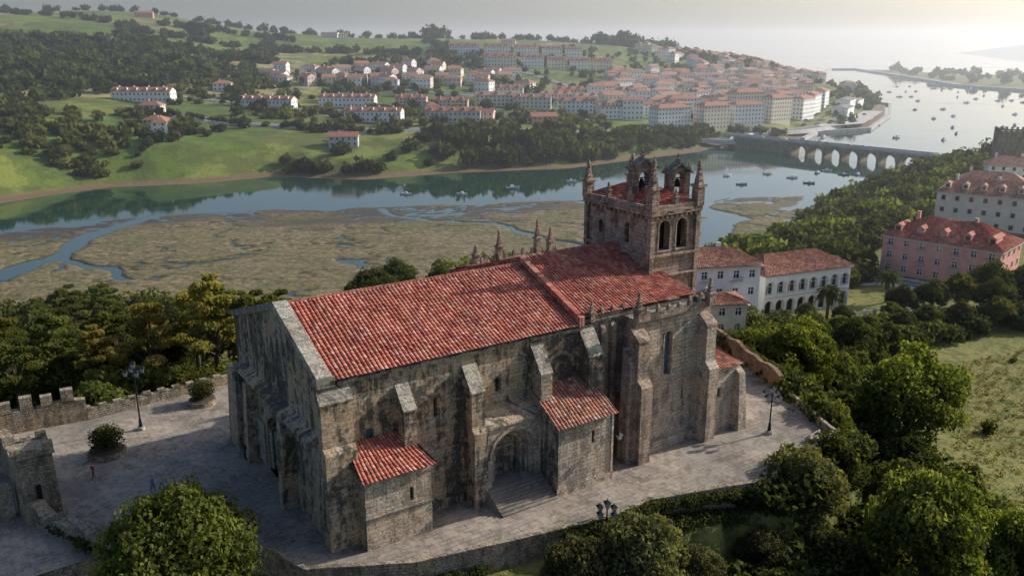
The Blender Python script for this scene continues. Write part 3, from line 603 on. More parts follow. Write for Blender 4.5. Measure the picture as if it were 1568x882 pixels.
mb.roof((tx1,ty0,24.7),(tx1,ty1,24.7),(c[0]+.3,ty1-3.4,26.2),(c[0]+.3,ty0+3.4,26.2),'tile'); mb.roof((tx1,ty1,24.7),(tx0,ty1,24.7),(c[0]-.3,ty1-3.4,26.2),(c[0]+.3,ty1-3.4,26.2),'tile')
mb.build('tower_roof',CH)
for (cx,cy,w,zz) in ((42.6,8.9,2.9,29.4),(45.9,6.6,2.7,28.9)):
    mb=MB()
    for dirn in (0,1):
        mb.wall((-w/2,-.55) if dirn==0 else (w/2,.55),(1,0) if dirn==0 else (-1,0),w,24.6,zz-1.1,[(w/2-.6,w/2+.6,25.6,28.0,True,'dark')],'wall_p',.55,through=True)
    mb.wall((w/2,-.55),(0,1),1.1,24.6,zz-1.1,[],'wall_p'); mb.wall((-w/2,.55),(0,-1),1.1,24.6,zz-1.1,[],'wall_p')
    for s_ in (-1,1): mb.hull([(s_*(w/2+.25),-.8,zz-1.1),(0,-.8,zz-.05),(0,.8,zz-.05),(s_*(w/2+.25),.8,zz-1.1)],[(s_*(w/2+.25),-.8,zz-.9),(0,-.8,zz+.2),(0,.8,zz+.2),(s_*(w/2+.25),.8,zz-.9)],'lead')
    mb.face([(-w/2,-.55,zz-1.1),(w/2,-.55,zz-1.1),(0,-.55,zz-.05)],'wall_p'); mb.face([(w/2,.55,zz-1.1),(-w/2,.55,zz-1.1),(0,.55,zz-.05)],'wall_p')
    mb.pinn(0,0,zz,.35,1.2,'wall_p'); mb.pinn(-w/2-.1,0,zz-1.0,.32,1.2,'wall_p'); mb.pinn(w/2+.1,0,zz-1.0,.32,1.2,'wall_p')
    mb.cyl((0,0,26.3),(0,0,27.2),.42,.18,'iron',12); mb.cyl((-.6,0,27.3),(.6,0,27.3),.07,.07,'wood',6)
    mb.build('bell_gable',CH,(cx,cy,0),R(-14))
# ------------------------------------------------------------------ foliage
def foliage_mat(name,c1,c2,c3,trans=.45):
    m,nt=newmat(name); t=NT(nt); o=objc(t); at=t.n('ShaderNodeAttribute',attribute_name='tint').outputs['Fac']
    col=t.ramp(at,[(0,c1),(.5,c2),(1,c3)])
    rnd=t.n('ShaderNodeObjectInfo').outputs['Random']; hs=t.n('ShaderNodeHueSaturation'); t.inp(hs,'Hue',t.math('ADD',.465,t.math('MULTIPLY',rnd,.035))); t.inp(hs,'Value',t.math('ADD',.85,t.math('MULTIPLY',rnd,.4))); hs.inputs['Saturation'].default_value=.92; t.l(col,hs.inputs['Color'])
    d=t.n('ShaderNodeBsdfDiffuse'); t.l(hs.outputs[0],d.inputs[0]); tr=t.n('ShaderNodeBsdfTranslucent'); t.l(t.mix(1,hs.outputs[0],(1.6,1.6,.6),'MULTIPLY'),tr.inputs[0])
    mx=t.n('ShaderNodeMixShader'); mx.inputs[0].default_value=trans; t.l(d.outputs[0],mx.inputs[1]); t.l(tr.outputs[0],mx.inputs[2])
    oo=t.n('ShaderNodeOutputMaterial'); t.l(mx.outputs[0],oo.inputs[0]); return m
M['leaf']=foliage_mat('green_foliage',(.022,.032,.01),(.07,.092,.022),(.15,.17,.04))
M['leafb']=foliage_mat('bright_foliage',(.026,.04,.01),(.085,.118,.024),(.17,.205,.042))
M['leafd']=foliage_mat('dark_foliage',(.015,.023,.01),(.043,.058,.02),(.095,.11,.034),.4)
M['leafo']=foliage_mat('olive_foliage',(.035,.038,.02),(.10,.10,.043),(.17,.165,.068),.38)
M['leafy']=foliage_mat('yellow_foliage',(.07,.07,.018),(.19,.17,.036),(.32,.27,.06),.45)
M['tuft']=foliage_mat('meadow_tufts',(.10,.10,.03),(.19,.18,.05),(.27,.24,.08),.4)
def leaves(lobes,n,size,seed,flat=.0):
    r=np.random.RandomState(seed); L=np.array(lobes,float); wt=(L[:,3]*L[:,4]); wt/=wt.sum()
    k=r.choice(len(L),n,p=wt); d=r.randn(n,3); d/=np.linalg.norm(d,axis=1)[:,None]
    rad=1-.32*r.rand(n)**1.8; bump=1+.16*np.sin(d[:,0]*6+k)*np.sin(d[:,1]*5+2*k)+.13*np.sin(d[:,2]*8+k*1.7)
    c=L[k,:3]+d*(rad*bump)[:,None]*np.stack([L[k,3],L[k,3],L[k,4]],1)
    nn=d+.75*r.randn(n,3); nn/=np.linalg.norm(nn,axis=1)[:,None]
    a=np.cross(nn,r.randn(n,3)); a/=np.linalg.norm(a,axis=1)[:,None]; b=np.cross(nn,a)
    s=size*(.55+.9*r.rand(n))[:,None]; a=a*s*.5;b=b*s*.32
    V=np.stack([c-a,c-b*1.0,c+a,c+b],1).reshape(-1,3); F=np.arange(4*n).reshape(-1,4)
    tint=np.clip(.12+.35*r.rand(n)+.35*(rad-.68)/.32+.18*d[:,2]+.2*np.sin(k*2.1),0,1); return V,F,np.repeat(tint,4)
def tree_mesh(name,h,r,kind='round',n=9000,size=.42,mat='leaf',seed=1):
    q=np.random.RandomState(seed); lobes=[];mb=MB()
    if kind=='round':
        th=h*.30; nl=26
        for i in range(nl):
            a=i*2.4+q.uniform(-.3,.3); rr=r*.72*math.sqrt((i+.5)/nl)*q.uniform(.8,1.15); zz=h*.54+(h*.34)*(1-min(1,(rr/(r*.72)))**2)*q.uniform(.4,1.12)-h*.05*q.rand(); s=r*q.uniform(.17,.33)
            lobes.append((rr*math.cos(a),rr*math.sin(a),zz,s,s*.8))
        for i in range(9):
            a=i*.7+q.rand(); lobes.append((r*.64*math.cos(a),r*.64*math.sin(a),h*q.uniform(.34,.52),r*.24,r*.18))
        lobes.append((0,0,h*.58,r*.42,h*.18))
    elif kind=='pine':
        th=h*.45; nl=18
        for i in range(nl):
            a=i*2.4+q.rand(); f=(i+.5)/nl; zz=h*(.42+.52*f); rr=r*(1.0-.72*f)*q.uniform(.45,1.0); s=r*q.uniform(.20,.34)*(1.1-.4*f)
            lobes.append((rr*math.cos(a),rr*math.sin(a),zz,s,s*.42))
    elif kind=='bush':
        th=h*.12; nl=8
        for i in range(nl):
            a=i*2.4; rr=r*.5*math.sqrt((i+.3)/nl); lobes.append((rr*math.cos(a),rr*math.sin(a),h*.55-.1*h*(rr/r),r*q.uniform(.45,.62),h*.38))
    mb.cyl((0,0,-1.5),(0,0,th*.6),r*.07+.08,r*.055+.06,'bark',8); mb.cyl((0,0,th*.6),(r*.03,0,h*.75),r*.055+.06,.05,'bark',7)
    for l in lobes[:14]:
        mb.cyl((0,0,th*.6+(l[2]-th)*.25),(l[0],l[1],l[2]),r*.03+.03,.03,'bark',5)
    V,F,T=leaves(lobes,n,size,seed); tm=mb
    nv=len(V); me2=bpy.data.meshes.new(name)
    allV=np.vstack([V,np.array(tm.v)]); faces=[tuple(f) for f in F]+[tuple(i+nv for i in f) for f in tm.f]
    me2.from_pydata(allV.tolist(),[],faces); me2.materials.append(M[mat]); me2.materials.append(M['bark'])
    me2.polygons.foreach_set('material_index',[0]*len(F)+[1]*len(tm.f))
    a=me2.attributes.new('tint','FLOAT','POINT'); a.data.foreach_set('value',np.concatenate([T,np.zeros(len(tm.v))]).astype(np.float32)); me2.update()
    return me2
P={}
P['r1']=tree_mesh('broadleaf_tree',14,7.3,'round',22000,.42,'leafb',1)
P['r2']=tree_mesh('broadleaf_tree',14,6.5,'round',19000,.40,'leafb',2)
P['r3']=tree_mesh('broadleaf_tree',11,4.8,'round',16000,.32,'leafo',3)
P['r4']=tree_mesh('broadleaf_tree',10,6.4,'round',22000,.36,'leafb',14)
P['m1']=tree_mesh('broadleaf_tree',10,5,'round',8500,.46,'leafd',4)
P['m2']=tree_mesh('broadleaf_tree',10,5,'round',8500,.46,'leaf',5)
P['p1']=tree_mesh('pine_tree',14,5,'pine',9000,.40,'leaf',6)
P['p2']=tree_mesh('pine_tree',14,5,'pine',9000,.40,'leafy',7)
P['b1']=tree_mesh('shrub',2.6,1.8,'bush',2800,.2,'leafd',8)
def plant(name,k,x,y,s=1.0,z=None,sz=None):
    z=hz(x,y) if z is None else z
    return addob(name,P[k],(x,y,z),random.random()*6.28,(s,s,sz or s))
for k,x,y,z,s,sz in (('r1',40.5,114.5,-9.5,1.0,1.05),('r1',52,101,-11.5,1.08,1.25),('r3',29.5,76.5,-8.5,1.1,1.2),('r2',38.5,68,-11.5,1.0,1.3),('r1',48,69.5,-12.5,.7,1.05),
    ('r3',10.8,60.5,-6,1.0,1.15),('r3',5.6,59.5,-6,.85,1.0),('r4',-26.0,57.4,-2.2,1.08,1.15),('r1',37,92,-8,.62,.78),('r3',17,66,-7,.6,.55),('r3',24,70,-8,.62,.6),('m1',34,82,-8,.9,1.05),('m1',44,84,-12,1.1,1.0),('m1',48,92,-12,1.0,.9),('r3',1,56,-8,.6,.6),('r3',-10,55,-7,.5,.45),
    ('m1',30,70,-10,1,.8),('m1',40,100,-10,1.,.9),('m1',37,107,-8,.8,.8),('m1',52,77,-13,.8,.7),('m1',24,64,-9,.8,.65),('m1',17,60,-9,.8,.65)):
    plant('broadleaf_tree',k,x,y,s,z,sz)
q=np.random.RandomState(3)
for i in range(60):
    x=q.uniform(-105,-34); y=q.uniform(108,178)
    if sdist(np.array([x]),np.array([y]),TERR)[0]>-5 or (y>140 and x>-54): continue
    kd=q.choice(['m1','m2','p1','p2','p1','m2']); z=hz(x,y)
    lim=42-(.268*y)
    s=max(.55,min(1.05,(lim-1.4-z)/(14. if kd[0]=='p' else 10.)*q.uniform(.75,1.0)))
    plant('pine_tree' if kd[0]=='p' else 'broadleaf_tree',kd,x,y,s,z-.3)
plant('pine_tree','p2',-42,112,1.05,-5,1.2); plant('pine_tree','p1',-37,114,.95,-5,1.0); plant('pine_tree','p2',-50,110,.9,-6,1.05)
plant('pine_tree','p2',-47,118,1.0,-7,1.1); plant('pine_tree','p1',-66,104,.8,-6); plant('pine_tree','p2',-59,112,.8,-7); plant('broadleaf_tree','m2',-44,104,.7,-5); plant('broadleaf_tree','m2',-54,100,.7,-6)
for x,y in ((-29,160),(-27,162),(-20,157),(-14,164),(-24,170)): plant('broadleaf_tree','m1',x,y,1.0,-10.5,.98)
for k,x,y,s in (('m1',79,163,.75),('m1',86,165,.8),('m2',93,167,.95),('m1',101,170,1.1),('m1',98,163,.9),('m2',75,158,.55),('m1',57,155,.5),('m1',64,155,.5),('m1',108,170,1.0),('m1',118,176,.9),('m2',60,146,.55),('m1',54,141,.6),('m2',66,148,.55),('m1',73,149,.6),('m1',50,134,.8),('m1',58,134,.8),('m1',47,128,.9),('m1',66,140,.6),('m1',80,154,.6),('m1',88,157,.6),('m2',96,158,.7)):
    plant('broadleaf_tree',k,x,y,s)
def palm(x,y,h,sc=1):
    mb=MB(); mb.cyl((0,0,-1),(0,0,h),.38,.28,'bark',9); z0=h
    for i in range(46):
        a=i*2.4; up=.9-1.5*(i/46.); L=3.4
        prev=None
        for s_ in range(7):
            t_=s_/6; rr=L*t_*math.cos(up*.6)*(1-.1*t_); zz=z0+L*t_*math.sin(up)*.8-1.9*t_*t_; w=.42*math.sin(math.pi*min(1,t_*.85+.12))
            c=(rr*math.cos(a),rr*math.sin(a),zz); l=(c[0]-w*math.sin(a),c[1]+w*math.cos(a),zz-.22*w); r_=(c[0]+w*math.sin(a),c[1]-w*math.cos(a),zz-.22*w)
            if prev: mb.face([prev[0],l,c,prev[1]],'leaf'); mb.face([prev[1],c,r_,prev[2]],'leaf')
            prev=(l,c,r_)
    ob=mb.build('palm_tree',None,(x,y,hz(x,y)),random.random()*6); 
    a=ob.data.attributes.new('tint','FLOAT','POINT'); a.data.foreach_set('value',np.random.rand(len(ob.data.vertices)).astype(np.float32)*.8)
palm(63,160,6.5); palm(81,174,6.5); palm(50.5,150,3.2)
def mass(name,pts,mat,n=110,leaf=.2,seed=0):
    r=np.random.RandomState(seed); protos=[]
    for j in range(5):
        lob=[(r.uniform(-.35,.35),r.uniform(-.35,.35),r.uniform(.35,.75),r.uniform(.3,.5),r.uniform(.22,.4)) for _ in range(6)]+[(0,0,.42,.5,.4)]
        V,F,T=leaves(lob,n,leaf*2.2,seed*10+j); protos.append((V,T))
    pz=HT(pts[:,0],pts[:,1]); kk=pz>-27.2; pts=pts[kk]; pz=pz[kk]; Vs=[];Ts=[]
    for i,(x,y,s) in enumerate(pts):
        V,T=protos[i%5]; a=r.rand()*6.28; ca,sa=math.cos(a),math.sin(a)
        q=np.stack([V[:,0]*ca-V[:,1]*sa,V[:,0]*sa+V[:,1]*ca,V[:,2]*r.uniform(.8,1.25)-.08],1)*s+np.array([x,y,pz[i]]); Vs.append(q); Ts.append(np.clip(T*.9+r.uniform(-.3,.3),0,1))
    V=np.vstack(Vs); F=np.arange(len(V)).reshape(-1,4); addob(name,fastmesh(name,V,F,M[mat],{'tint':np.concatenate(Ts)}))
def inpoly(poly,n,smin,smax,seed,clump=0):
    r=np.random.RandomState(seed); p=np.array(poly,float); lo,hi=p.min(0),p.max(0); o=[]
    while len(o)<n:
        c=lo+(hi-lo)*r.rand(n*3,2); d=sdist(c[:,0],c[:,1],poly); k=d>0
        if clump: k&=fbm(c[:,0]/clump,c[:,1]/clump,seed)>.52
        o+=list(c[k])
    o=np.array(o[:n]); return np.column_stack([o,r.uniform(smin,smax,len(o))])
def along(pl,n,jit,smin,smax,seed):
    r=np.random.RandomState(seed); p=np.array(pl,float); d=np.linalg.norm(np.diff(p,axis=0),axis=1); cs=np.concatenate([[0],np.cumsum(d)]); t_=r.rand(n)*cs[-1]
    return np.column_stack([np.interp(t_,cs,p[:,0])+r.randn(n)*jit,np.interp(t_,cs,p[:,1])+r.randn(n)*jit,r.uniform(smin,smax,n)])
forest=np.vstack([inpoly([(-375,610),(-295,630),(-240,740),(-240,820),(-290,900),(-480,900),(-600,850)],400,6,13,1),
  inpoly([(-300,560),(-330,700),(-420,700),(-380,560)],70,5,11,11)])
mass('forest',forest,'leafd',120,.17,1)
scrub=np.vstack([inpoly([(-300,400),(-190,440),(-185,520),(-230,560),(-330,560)],260,3,7,2,22),inpoly([(-190,590),(-240,600),(-310,850),(-60,880),(-60,800),(-150,700)],300,3,7,3,30),
  along([(-228,385),(-205,425),(-165,437),(-130,462),(-80,452)],50,3,2,6,4),inpoly([(-560,420),(-300,380),(-290,480),(-360,600),(-560,600)],240,4,10,21,40),inpoly([(-180,570),(-60,560),(80,600),(60,660),(-60,650),(-190,630)],150,3,7,43)])
mass('scrub_bushes',scrub,'leaf',90,.2,2)
river=np.vstack([along([(-128,470),(-90,452),(-70,462)],34,3,5,8,5),inpoly([(-72,460),(-12,480),(-10,545),(-45,540),(-66,500)],34,5,10,6),inpoly([(-12,478),(36,496),(74,526),(78,575),(20,545),(-8,520)],120,5,10,7),
  inpoly([(74,533),(128,573),(160,612),(150,640),(80,590)],80,4,9,8),along([(164,640),(200,650),(225,660)],16,4,4,7,9)])
mass('riverside_trees',river,'leafd',130,.16,3)
hedges=np.vstack([along([(-470,1060),(-330,1040),(-220,1075),(-66,1055),(0,1120),(100,1100)],170,7,5,9,10),along([(-780,1330),(-580,1380),(-400,1420),(-200,1400),(-60,1420),(100,1400),(250,1370)],150,14,5,12,11),
  along([(-420,950),(-500,1150),(-650,1180),(-760,1280)],70,6,5,9,12),along([(-250,900),(-300,1050),(-330,1250)],60,5,5,8,13),along([(-100,900),(-66,1050),(-120,1250)],60,5,5,9,14),
  along([(-240,548),(-165,552),(-60,538),(60,572)],80,3,3,6,15),along([(-203,455),(-190,500),(-165,545)],20,3,3,6,16),along([(-100,480),(-104,530)],14,2,3,6,17),along([(-400,920),(-330,900),(-260,905)],60,8,5,10,34),
  along([(-480,1180),(-380,1200),(-300,1180)],40,6,5,9,35),along([(-200,960),(-60,960),(60,1000)],60,8,5,9,44)])
mass('hedgerow_trees',hedges,'leafd',90,.2,4)
pines=np.vstack([inpoly([(125,1300),(235,1290),(250,1400),(140,1420)],60,14,22,18),along([(-130,1390),(-110,1400)],5,4,18,26,19),along([(-410,1100),(-395,1110)],3,3,16,20,20)])
mass('pine_grove',pines,'leafd',130,.15,5)
towng=np.vstack([inpoly([(-230,560),(440,760),(470,1200),(200,1250),(-200,1000)],600,3,8,22),inpoly([(260,1080),(450,1000),(500,1350),(330,1380),(200,1300)],300,6,12,23),inpoly([(400,960),(445,980),(440,1100),(400,1090)],40,12,16,24)])
mass('town_trees',towng,'leafd',90,.2,6)
bankp=inpoly([(88,268),(100,296),(132,345),(175,392),(205,415),(220,400),(190,340),(150,290),(118,262),(95,240)],320,4,9,25)
mass('bank_trees',np.vstack([bankp[:120],inpoly([(60,200),(88,262),(60,262),(20,250),(-20,235),(10,180)],120,4,9,26)]),'leaf',520,.09,7)
mass('bank_trees',np.vstack([bankp[120:],along([(205,400),(240,440),(262,440)],40,7,5,9,27),inpoly([(74,184),(84,190),(92,215),(108,238),(124,262),(112,280),(84,262),(60,215)],120,4,8,33)]),'leafd',520,.09,12)
slope=np.vstack([inpoly([(-160,150),(-112,215),(-84,205),(-56,150),(-50,125),(-60,112),(-120,110)],190,3.5,7,28),inpoly([(-34,160),(-24,238),(-10,245),(-5,190),(-20,135)],50,3.5,7,47),inpoly([(-48,94),(-36,105),(-20,118),(-40,124),(-60,104)],30,3,5,45)])
mass('slope_undergrowth',slope,'leaf',560,.075,8)
mass('spit_trees',inpoly(SPIT,220,8,16,29),'leafd',80,.22,9)
ug=np.vstack([inpoly([(26,76),(36,86),(34,98),(30,118),(40,136),(52,126),(50,112),(56,96),(55,70),(40,50),(0,50),(-5,58),(10,64)],220,2.5,5.5,30),
  inpoly([(40,136),(44,146),(60,150),(90,162),(110,168),(112,160),(84,150),(66,136),(52,124)],140,2.5,5,31),inpoly([(-18,50),(34,52),(30,72),(24,72),(12,67),(4,62),(-8,58),(-16,57)],80,2.2,4,46)])
mass('hillside_undergrowth',ug,'leafd',640,.075,10)
def hedge(name,pl,n,w,h,mat,z=0,seed=1):
    r=np.random.RandomState(seed); p=along(pl,int(n/55),.15,w*.75,w*1.2,seed); lob=[(a,b,z+h*r.uniform(.1,.75),s,s*.7) for a,b,s in p]
    V,F,T=leaves(lob,n,.26,seed); addob(name,fastmesh(name,V,F,M[mat],{'tint':T}))
hedge('ivy_hedge',[(26.3,74.9),(13.2,70.7),(9.3,67.6),(5,65.8)],11000,.8,.9,'leafd',-.6,1); hedge('ivy_hedge',[(26.3,74.2),(13.4,70.1),(9.3,67)],11000,1.1,2.6,'leafd',-3.2,2)
hedge('ivy_hedge',[(-2,63),(-8,60.6),(-16,59.4)],5000,.6,1.0,'leafd',-1.8,3); hedge('ivy_hedge',[(33,101),(36,86),(30,78)],8000,.8,.6,'leafd',-.8,4); hedge('ivy_hedge',[(-43,68),(-36,63),(-30,60.5)],3600,.7,1.0,'leafd',.3,5)
hedge('ivy_hedge',[(31,117),(35,99)],5000,.9,.8,'leafd',.6,6)
gp=inpoly([(58,92),(75,84),(140,80),(160,152),(112,155),(66,130)],6000,.25,.7,32); mass('meadow_grass_tufts',gp,'tuft',12,.2,11)
mass('meadow_shrubs',inpoly([(66,100),(130,86),(150,150),(100,154),(70,132)],26,1.0,2.4,48),'leaf',420,.09,13)
for x,y,s in ((-43,81,1.0),(-37.6,94.3,.85)):
    mb=MB(); mb.cyl((0,0,0),(0,0,.55),2.0*s,1.9*s,'rough',20); mb.cyl((0,0,.55),(0,0,.62),1.7*s,1.7*s,'bark',20); mb.build('stone_planter',None,(x,y,0)); plant('shrub','b1',x,y,1.15*s,.45)
# ------------------------------------------------------------------ lamps, people, cars, boats
def lamp(x,y,h,z=0,name='street_lamp'):
    mb=MB(); mb.cyl((0,0,0),(0,0,.35),.45,.38,'cop',12); mb.cyl((0,0,.35),(0,0,1.3),.22,.12,'iron',10); mb.cyl((0,0,1.3),(0,0,h-.9),.09,.06,'iron',8)
    def lan(a,b,c):
        mb.pyr(a,b,c,.28,c+.5,'lamp',4,.785,.5); mb.pyr(a,b,c+.5,.6,c+.8,'iron'); mb.pyr(a,b,c-.08,.2,c,'iron',4,.785,.3); mb.cyl((a,b,c+.8),(a,b,c+.95),.04,.02,'iron',5)
    lan(0,0,h-.95)
    for k in range(4):
        a=k*math.pi/2+.4; ca,sa=math.cos(a),math.sin(a); mb.cyl((0,0,h-2.0),(.55*ca,.55*sa,h-2.15),.04,.035,'iron',5); mb.cyl((.55*ca,.55*sa,h-2.15),(.9*ca,.9*sa,h-1.75),.035,.03,'iron',5); lan(.9*ca,.9*sa,h-1.72)
    mb.build(name,None,(x,y,z),.3)
lamp(-42,87,8.4); lamp(28.8,86,5.9); lamp(8.6,67.4,3.6,-.9)
mb=MB(); mb.cyl((0,0,0),(0,-.9,.2),.04,.03,'iron',6); mb.pyr(0,-.9,-.55,.28,-.05,'lamp',4,.785,.5); mb.pyr(0,-.9,-.05,.6,.2,'iron'); mb.build('wall_lantern',CH,(28.1,-4.6,5.2))
def person(x,y,rot,shirt,legs,z=0,stride=.22,h=1.72):
    m,nt=newmat('person_clothes'); t=NT(nt); o=objc(t); zz=t.sep(o)[2]; xx=t.math('ABSOLUTE',t.sep(o)[0])
    c=t.mix(t.math('GREATER_THAN',zz,.86),legs,shirt); c=t.mix(t.math('GREATER_THAN',zz,1.46),c,(.5,.3,.22)); c=t.mix(t.math('MULTIPLY',t.math('LESS_THAN',zz,1.12),t.math('GREATER_THAN',xx,.22)),c,(.5,.3,.22))
    c=t.mix(t.math('LESS_THAN',zz,.09),c,(.04,.03,.03)); hair=t.math('MULTIPLY',t.math('GREATER_THAN',zz,1.60),t.math('GREATER_THAN',t.math('ADD',t.sep(o)[1],t.math('MULTIPLY',t.math('SUBTRACT',zz,1.66),1.4)),-.03)); c=t.mix(hair,c,(.04,.025,.02)); t.out(c,.8)
    s=stride; v=[(0,0,.92),(0,0,1.12),(0,.01,1.32),(0,.01,1.46),(0,0,1.52),(0,-.01,1.60),(0,-.01,1.69),
       (.09,0,.88),(.10,-s*.5,.48),(.10,-s,.08),(.10,-s-.14,.04),(-.09,0,.88),(-.10,s*.3,.50),(-.10,s,.10),(-.10,s-.14,.05),
       (.17,.01,1.40),(.25,.08,1.14),(.26,.02,.90),(.26,0,.80),(-.17,.01,1.40),(-.25,-.03,1.13),(-.26,-.14,.92),(-.26,-.18,.84)]
    rr=[.14,.13,.16,.10,.055,.085,.08,.10,.065,.045,.04,.10,.065,.045,.04,.07,.045,.035,.03,.07,.045,.035,.03]
    e=[(0,1),(1,2),(2,3),(3,4),(4,5),(5,6),(0,7),(7,8),(8,9),(9,10),(0,11),(11,12),(12,13),(13,14),(3,15),(15,16),(16,17),(17,18),(3,19),(19,20),(20,21),(21,22)]
    for hx,hy,hzz,b in ((.26,0,.80,18),(-.26,-.18,.84,22)):
        for f_ in range(5):
            v.append((hx+(-.03+.015*f_),hy-.01-.01*f_,hzz-(.07+.01*(f_%3)))); rr.append(.010); e.append((b,len(v)-1))
    me=bpy.data.meshes.new('person'); me.from_pydata(v,e,[]); me.materials.append(m); ob=bpy.data.objects.new('person',me); scene.collection.objects.link(ob)
    sk=ob.modifiers.new('skin','SKIN'); sv=me.skin_vertices[0].data
    for i,r_ in enumerate(rr): sv[i].radius=(r_,r_*(.75 if i in(0,1,2) else 1))
    sv[0].use_root=True; sb=ob.modifiers.new('sub','SUBSURF'); sb.levels=1; sb.render_levels=1
    ob.location=(x,y,z); ob.rotation_euler=(0,0,rot); ob.scale=(h/1.75,)*3
person(-35,73.2,1.2,(.18,.28,.5),(.12,.14,.22)); person(-42.0,75.8,-.6,(.30,.08,.07),(.06,.06,.08)); person(36.8,86.6,.5,(.10,.2,.55),(.05,.05,.06),hz(36.8,86.6)); person(-34.3,73.6,1.0,(.55,.52,.48),(.10,.12,.2))
mb=MB(); mb.hull([(-.5,-.4,0),(.5,-.4,0),(.5,-.3,0),(-.5,-.3,0)],[(-.35,-.05,1.5),(.35,-.05,1.5),(.35,0,1.5),(-.35,0,1.5)],'wood'); mb.hull([(-.5,.3,0),(.5,.3,0),(.5,.4,0),(-.5,.4,0)],[(-.35,0.01,1.5),(.35,0.01,1.5),(.35,.06,1.5),(-.35,.06,1.5)],'wood'); mb.box(-.3,.3,-.25,-.2,.6,1.2,'pink'); mb.build('information_sign',None,(-3,71,0),.4)
mb=MB(); mb.box(-.6,.6,-.3,.3,.2,1.5,'iron'); mb.box(-.5,.5,-.33,-.3,.4,1.35,'grey'); mb.box(-.5,-.4,-.2,.2,0,.2,'iron'); mb.box(.4,.5,-.2,.2,0,.2,'iron'); mb.box(-.65,.65,-.35,.35,1.5,1.58,'iron'); mb.build('information_panel',None,(-27.5,80.0,0),R(33))
for x,y,a in ((33.5,84.2,.7),):
    mb=MB(); mb.box(-1,1,-.25,.25,.42,.5,'cop'); mb.box(-.8,-.6,-.2,.2,0,.42,'cop'); mb.box(.6,.8,-.2,.2,0,.42,'cop'); mb.box(-1,1,.2,.28,.5,.95,'cop'); mb.build('park_bench',None,(x,y,0),a)
mb=MB()
for i in range(10):
    x=68+i*2.6; y=159+i*1.35; zz=hz(x,y); mb.box(x-.3,x+.3,y-.3,y+.3,zz-.5,zz+2.3,'white'); mb.pyr(x,y,zz+2.3,.8,zz+2.7,'white')
    if i<9: mb.cyl((x,y,zz+1.9),(x+2.6,y+1.35,hz(x+2.6,y+1.35)+1.9),.06,.06,'iron',5); mb.cyl((x,y,zz+.7),(x+2.6,y+1.35,hz(x+2.6,y+1.35)+.7),.06,.06,'iron',5)
mb.build('garden_fence')
carm=[]
for nm,c in (('white',(.7,.7,.7)),('silver',(.4,.41,.42)),('red',(.4,.03,.03)),('dark',(.03,.035,.045)),('blue',(.05,.1,.3))):
    M['car'+nm]=plain('car_paint_'+nm,c,.3,.03,1,.2,.6)
    mb=MB(); k='car'+nm
    lo=[(-2.1,.35),(-2.1,.85),(-1.2,.95),(1.5,.98),(2.1,.85),(2.1,.35)]; mb.hull([(a,-.85,b) for a,b in lo],[(a,.85,b) for a,b in lo],k)
    cb=[(-1.2,.95),(-.6,1.40),(.9,1.40),(1.5,.98)]; mb.hull([(a,-.72,b) for a,b in cb],[(a,.72,b) for a,b in cb],'glass'); mb.box(-.6,.9,-.74,.74,1.40,1.45,k)
    for wx in (-1.3,1.3):
        for wy in (-.86,.66): mb.cyl((wx,wy,.33),(wx,wy+.2,.33),.33,.33,'iron',12)
    ob=mb.build('parked_car'); carm.append(ob.data); bpy.data.objects.remove(ob)
cars=[(a,b,r_) for a,b,r_ in ((104,178,-.8),(100,176,.75),(112,177,-.78),(93,181,.8))]
q=np.random.RandomState(5)
for i in range(60): 
    t_=q.rand(); cars.append((235+t_*75+q.choice([0,9,18,27]),690+t_*150+q.uniform(-4,4),.4))
RD=[(-238,550),(-165,553),(-80,548),(0,562),(76,592),(130,603),(157,592)]
for i in range(16):
    p=along(RD,1,.6,1,1,i+40)[0]; cars.append((p[0],p[1],.1))
for i in range(6):
    t_=q.rand(); cars.append((160+t_*85,588-t_*105,-.88))
for i,(x,y,r_) in enumerate(cars):
    z=hz(x,y)+.35
    if 157<x<250 and 480<y<592: z=-19.85
    if z<-27.5: continue
    addob('parked_car',carm[i%5],(x,y,z),r_)
M['hullw']=plain('boat_white',(.75,.75,.74),.4,.05); M['hullb']=plain('boat_blue',(.08,.18,.35),.4,.05)
bm_=[]
for kk in ('hullw','hullw','hullb'):
    mb=MB(); st=[(-2.6,.75,.0),(-1,1.0,0),(.8,.95,.05),(2.0,.5,.2),(2.9,.04,.4)]
    for (a,wa,za),(b,wb,zb) in zip(st[:-1],st[1:]):
        for sg in (-1,1):
            mb.face([(a,sg*wa*.6,-.3),(b,sg*wb*.6,-.3),(b,sg*wb,.55+zb),(a,sg*wa,.55+za)],kk)
            mb.face([(a,sg*wa,.55+za),(b,sg*wb,.55+zb),(b,sg*wb*.8,.55+zb),(a,sg*wa*.8,.55+za)],'hullw')
        mb.face([(a,-wa*.8,.35+za),(b,-wb*.8,.35+zb),(b,wb*.8,.35+zb),(a,wa*.8,.35+za)],'cream')
    mb.face([(-2.6,-.75,.55),(-2.6,.75,.55),(-2.6,.45,-.3),(-2.6,-.45,-.3)],kk); mb.hull([(-.6,-.55,.35),(1.0,-.5,.35),(1.0,.5,.35),(-.6,.55,.35)],[(-.5,-.45,1.35),(.5,-.4,1.35),(.5,.4,1.35),(-.5,.45,1.35)],'hullw'); mb.hull([(.55,-.42,.8),(.9,-.42,.8),(.9,.42,.8),(.55,.42,.8)],[(.5,-.38,1.2),(.62,-.38,1.2),(.62,.38,1.2),(.5,.38,1.2)],'glass'); mb.box(-2.9,-2.6,-.15,.15,0,.9,'iron')
    ob=mb.build('moored_boat'); bm_.append(ob.data); bpy.data.objects.remove(ob)
bp=[(-51,401),(-24,401),(0,418),(31,440),(118,459),(118,430),(142,466),(151,452),(154,434),(179,478),(177,418),(183,463)]
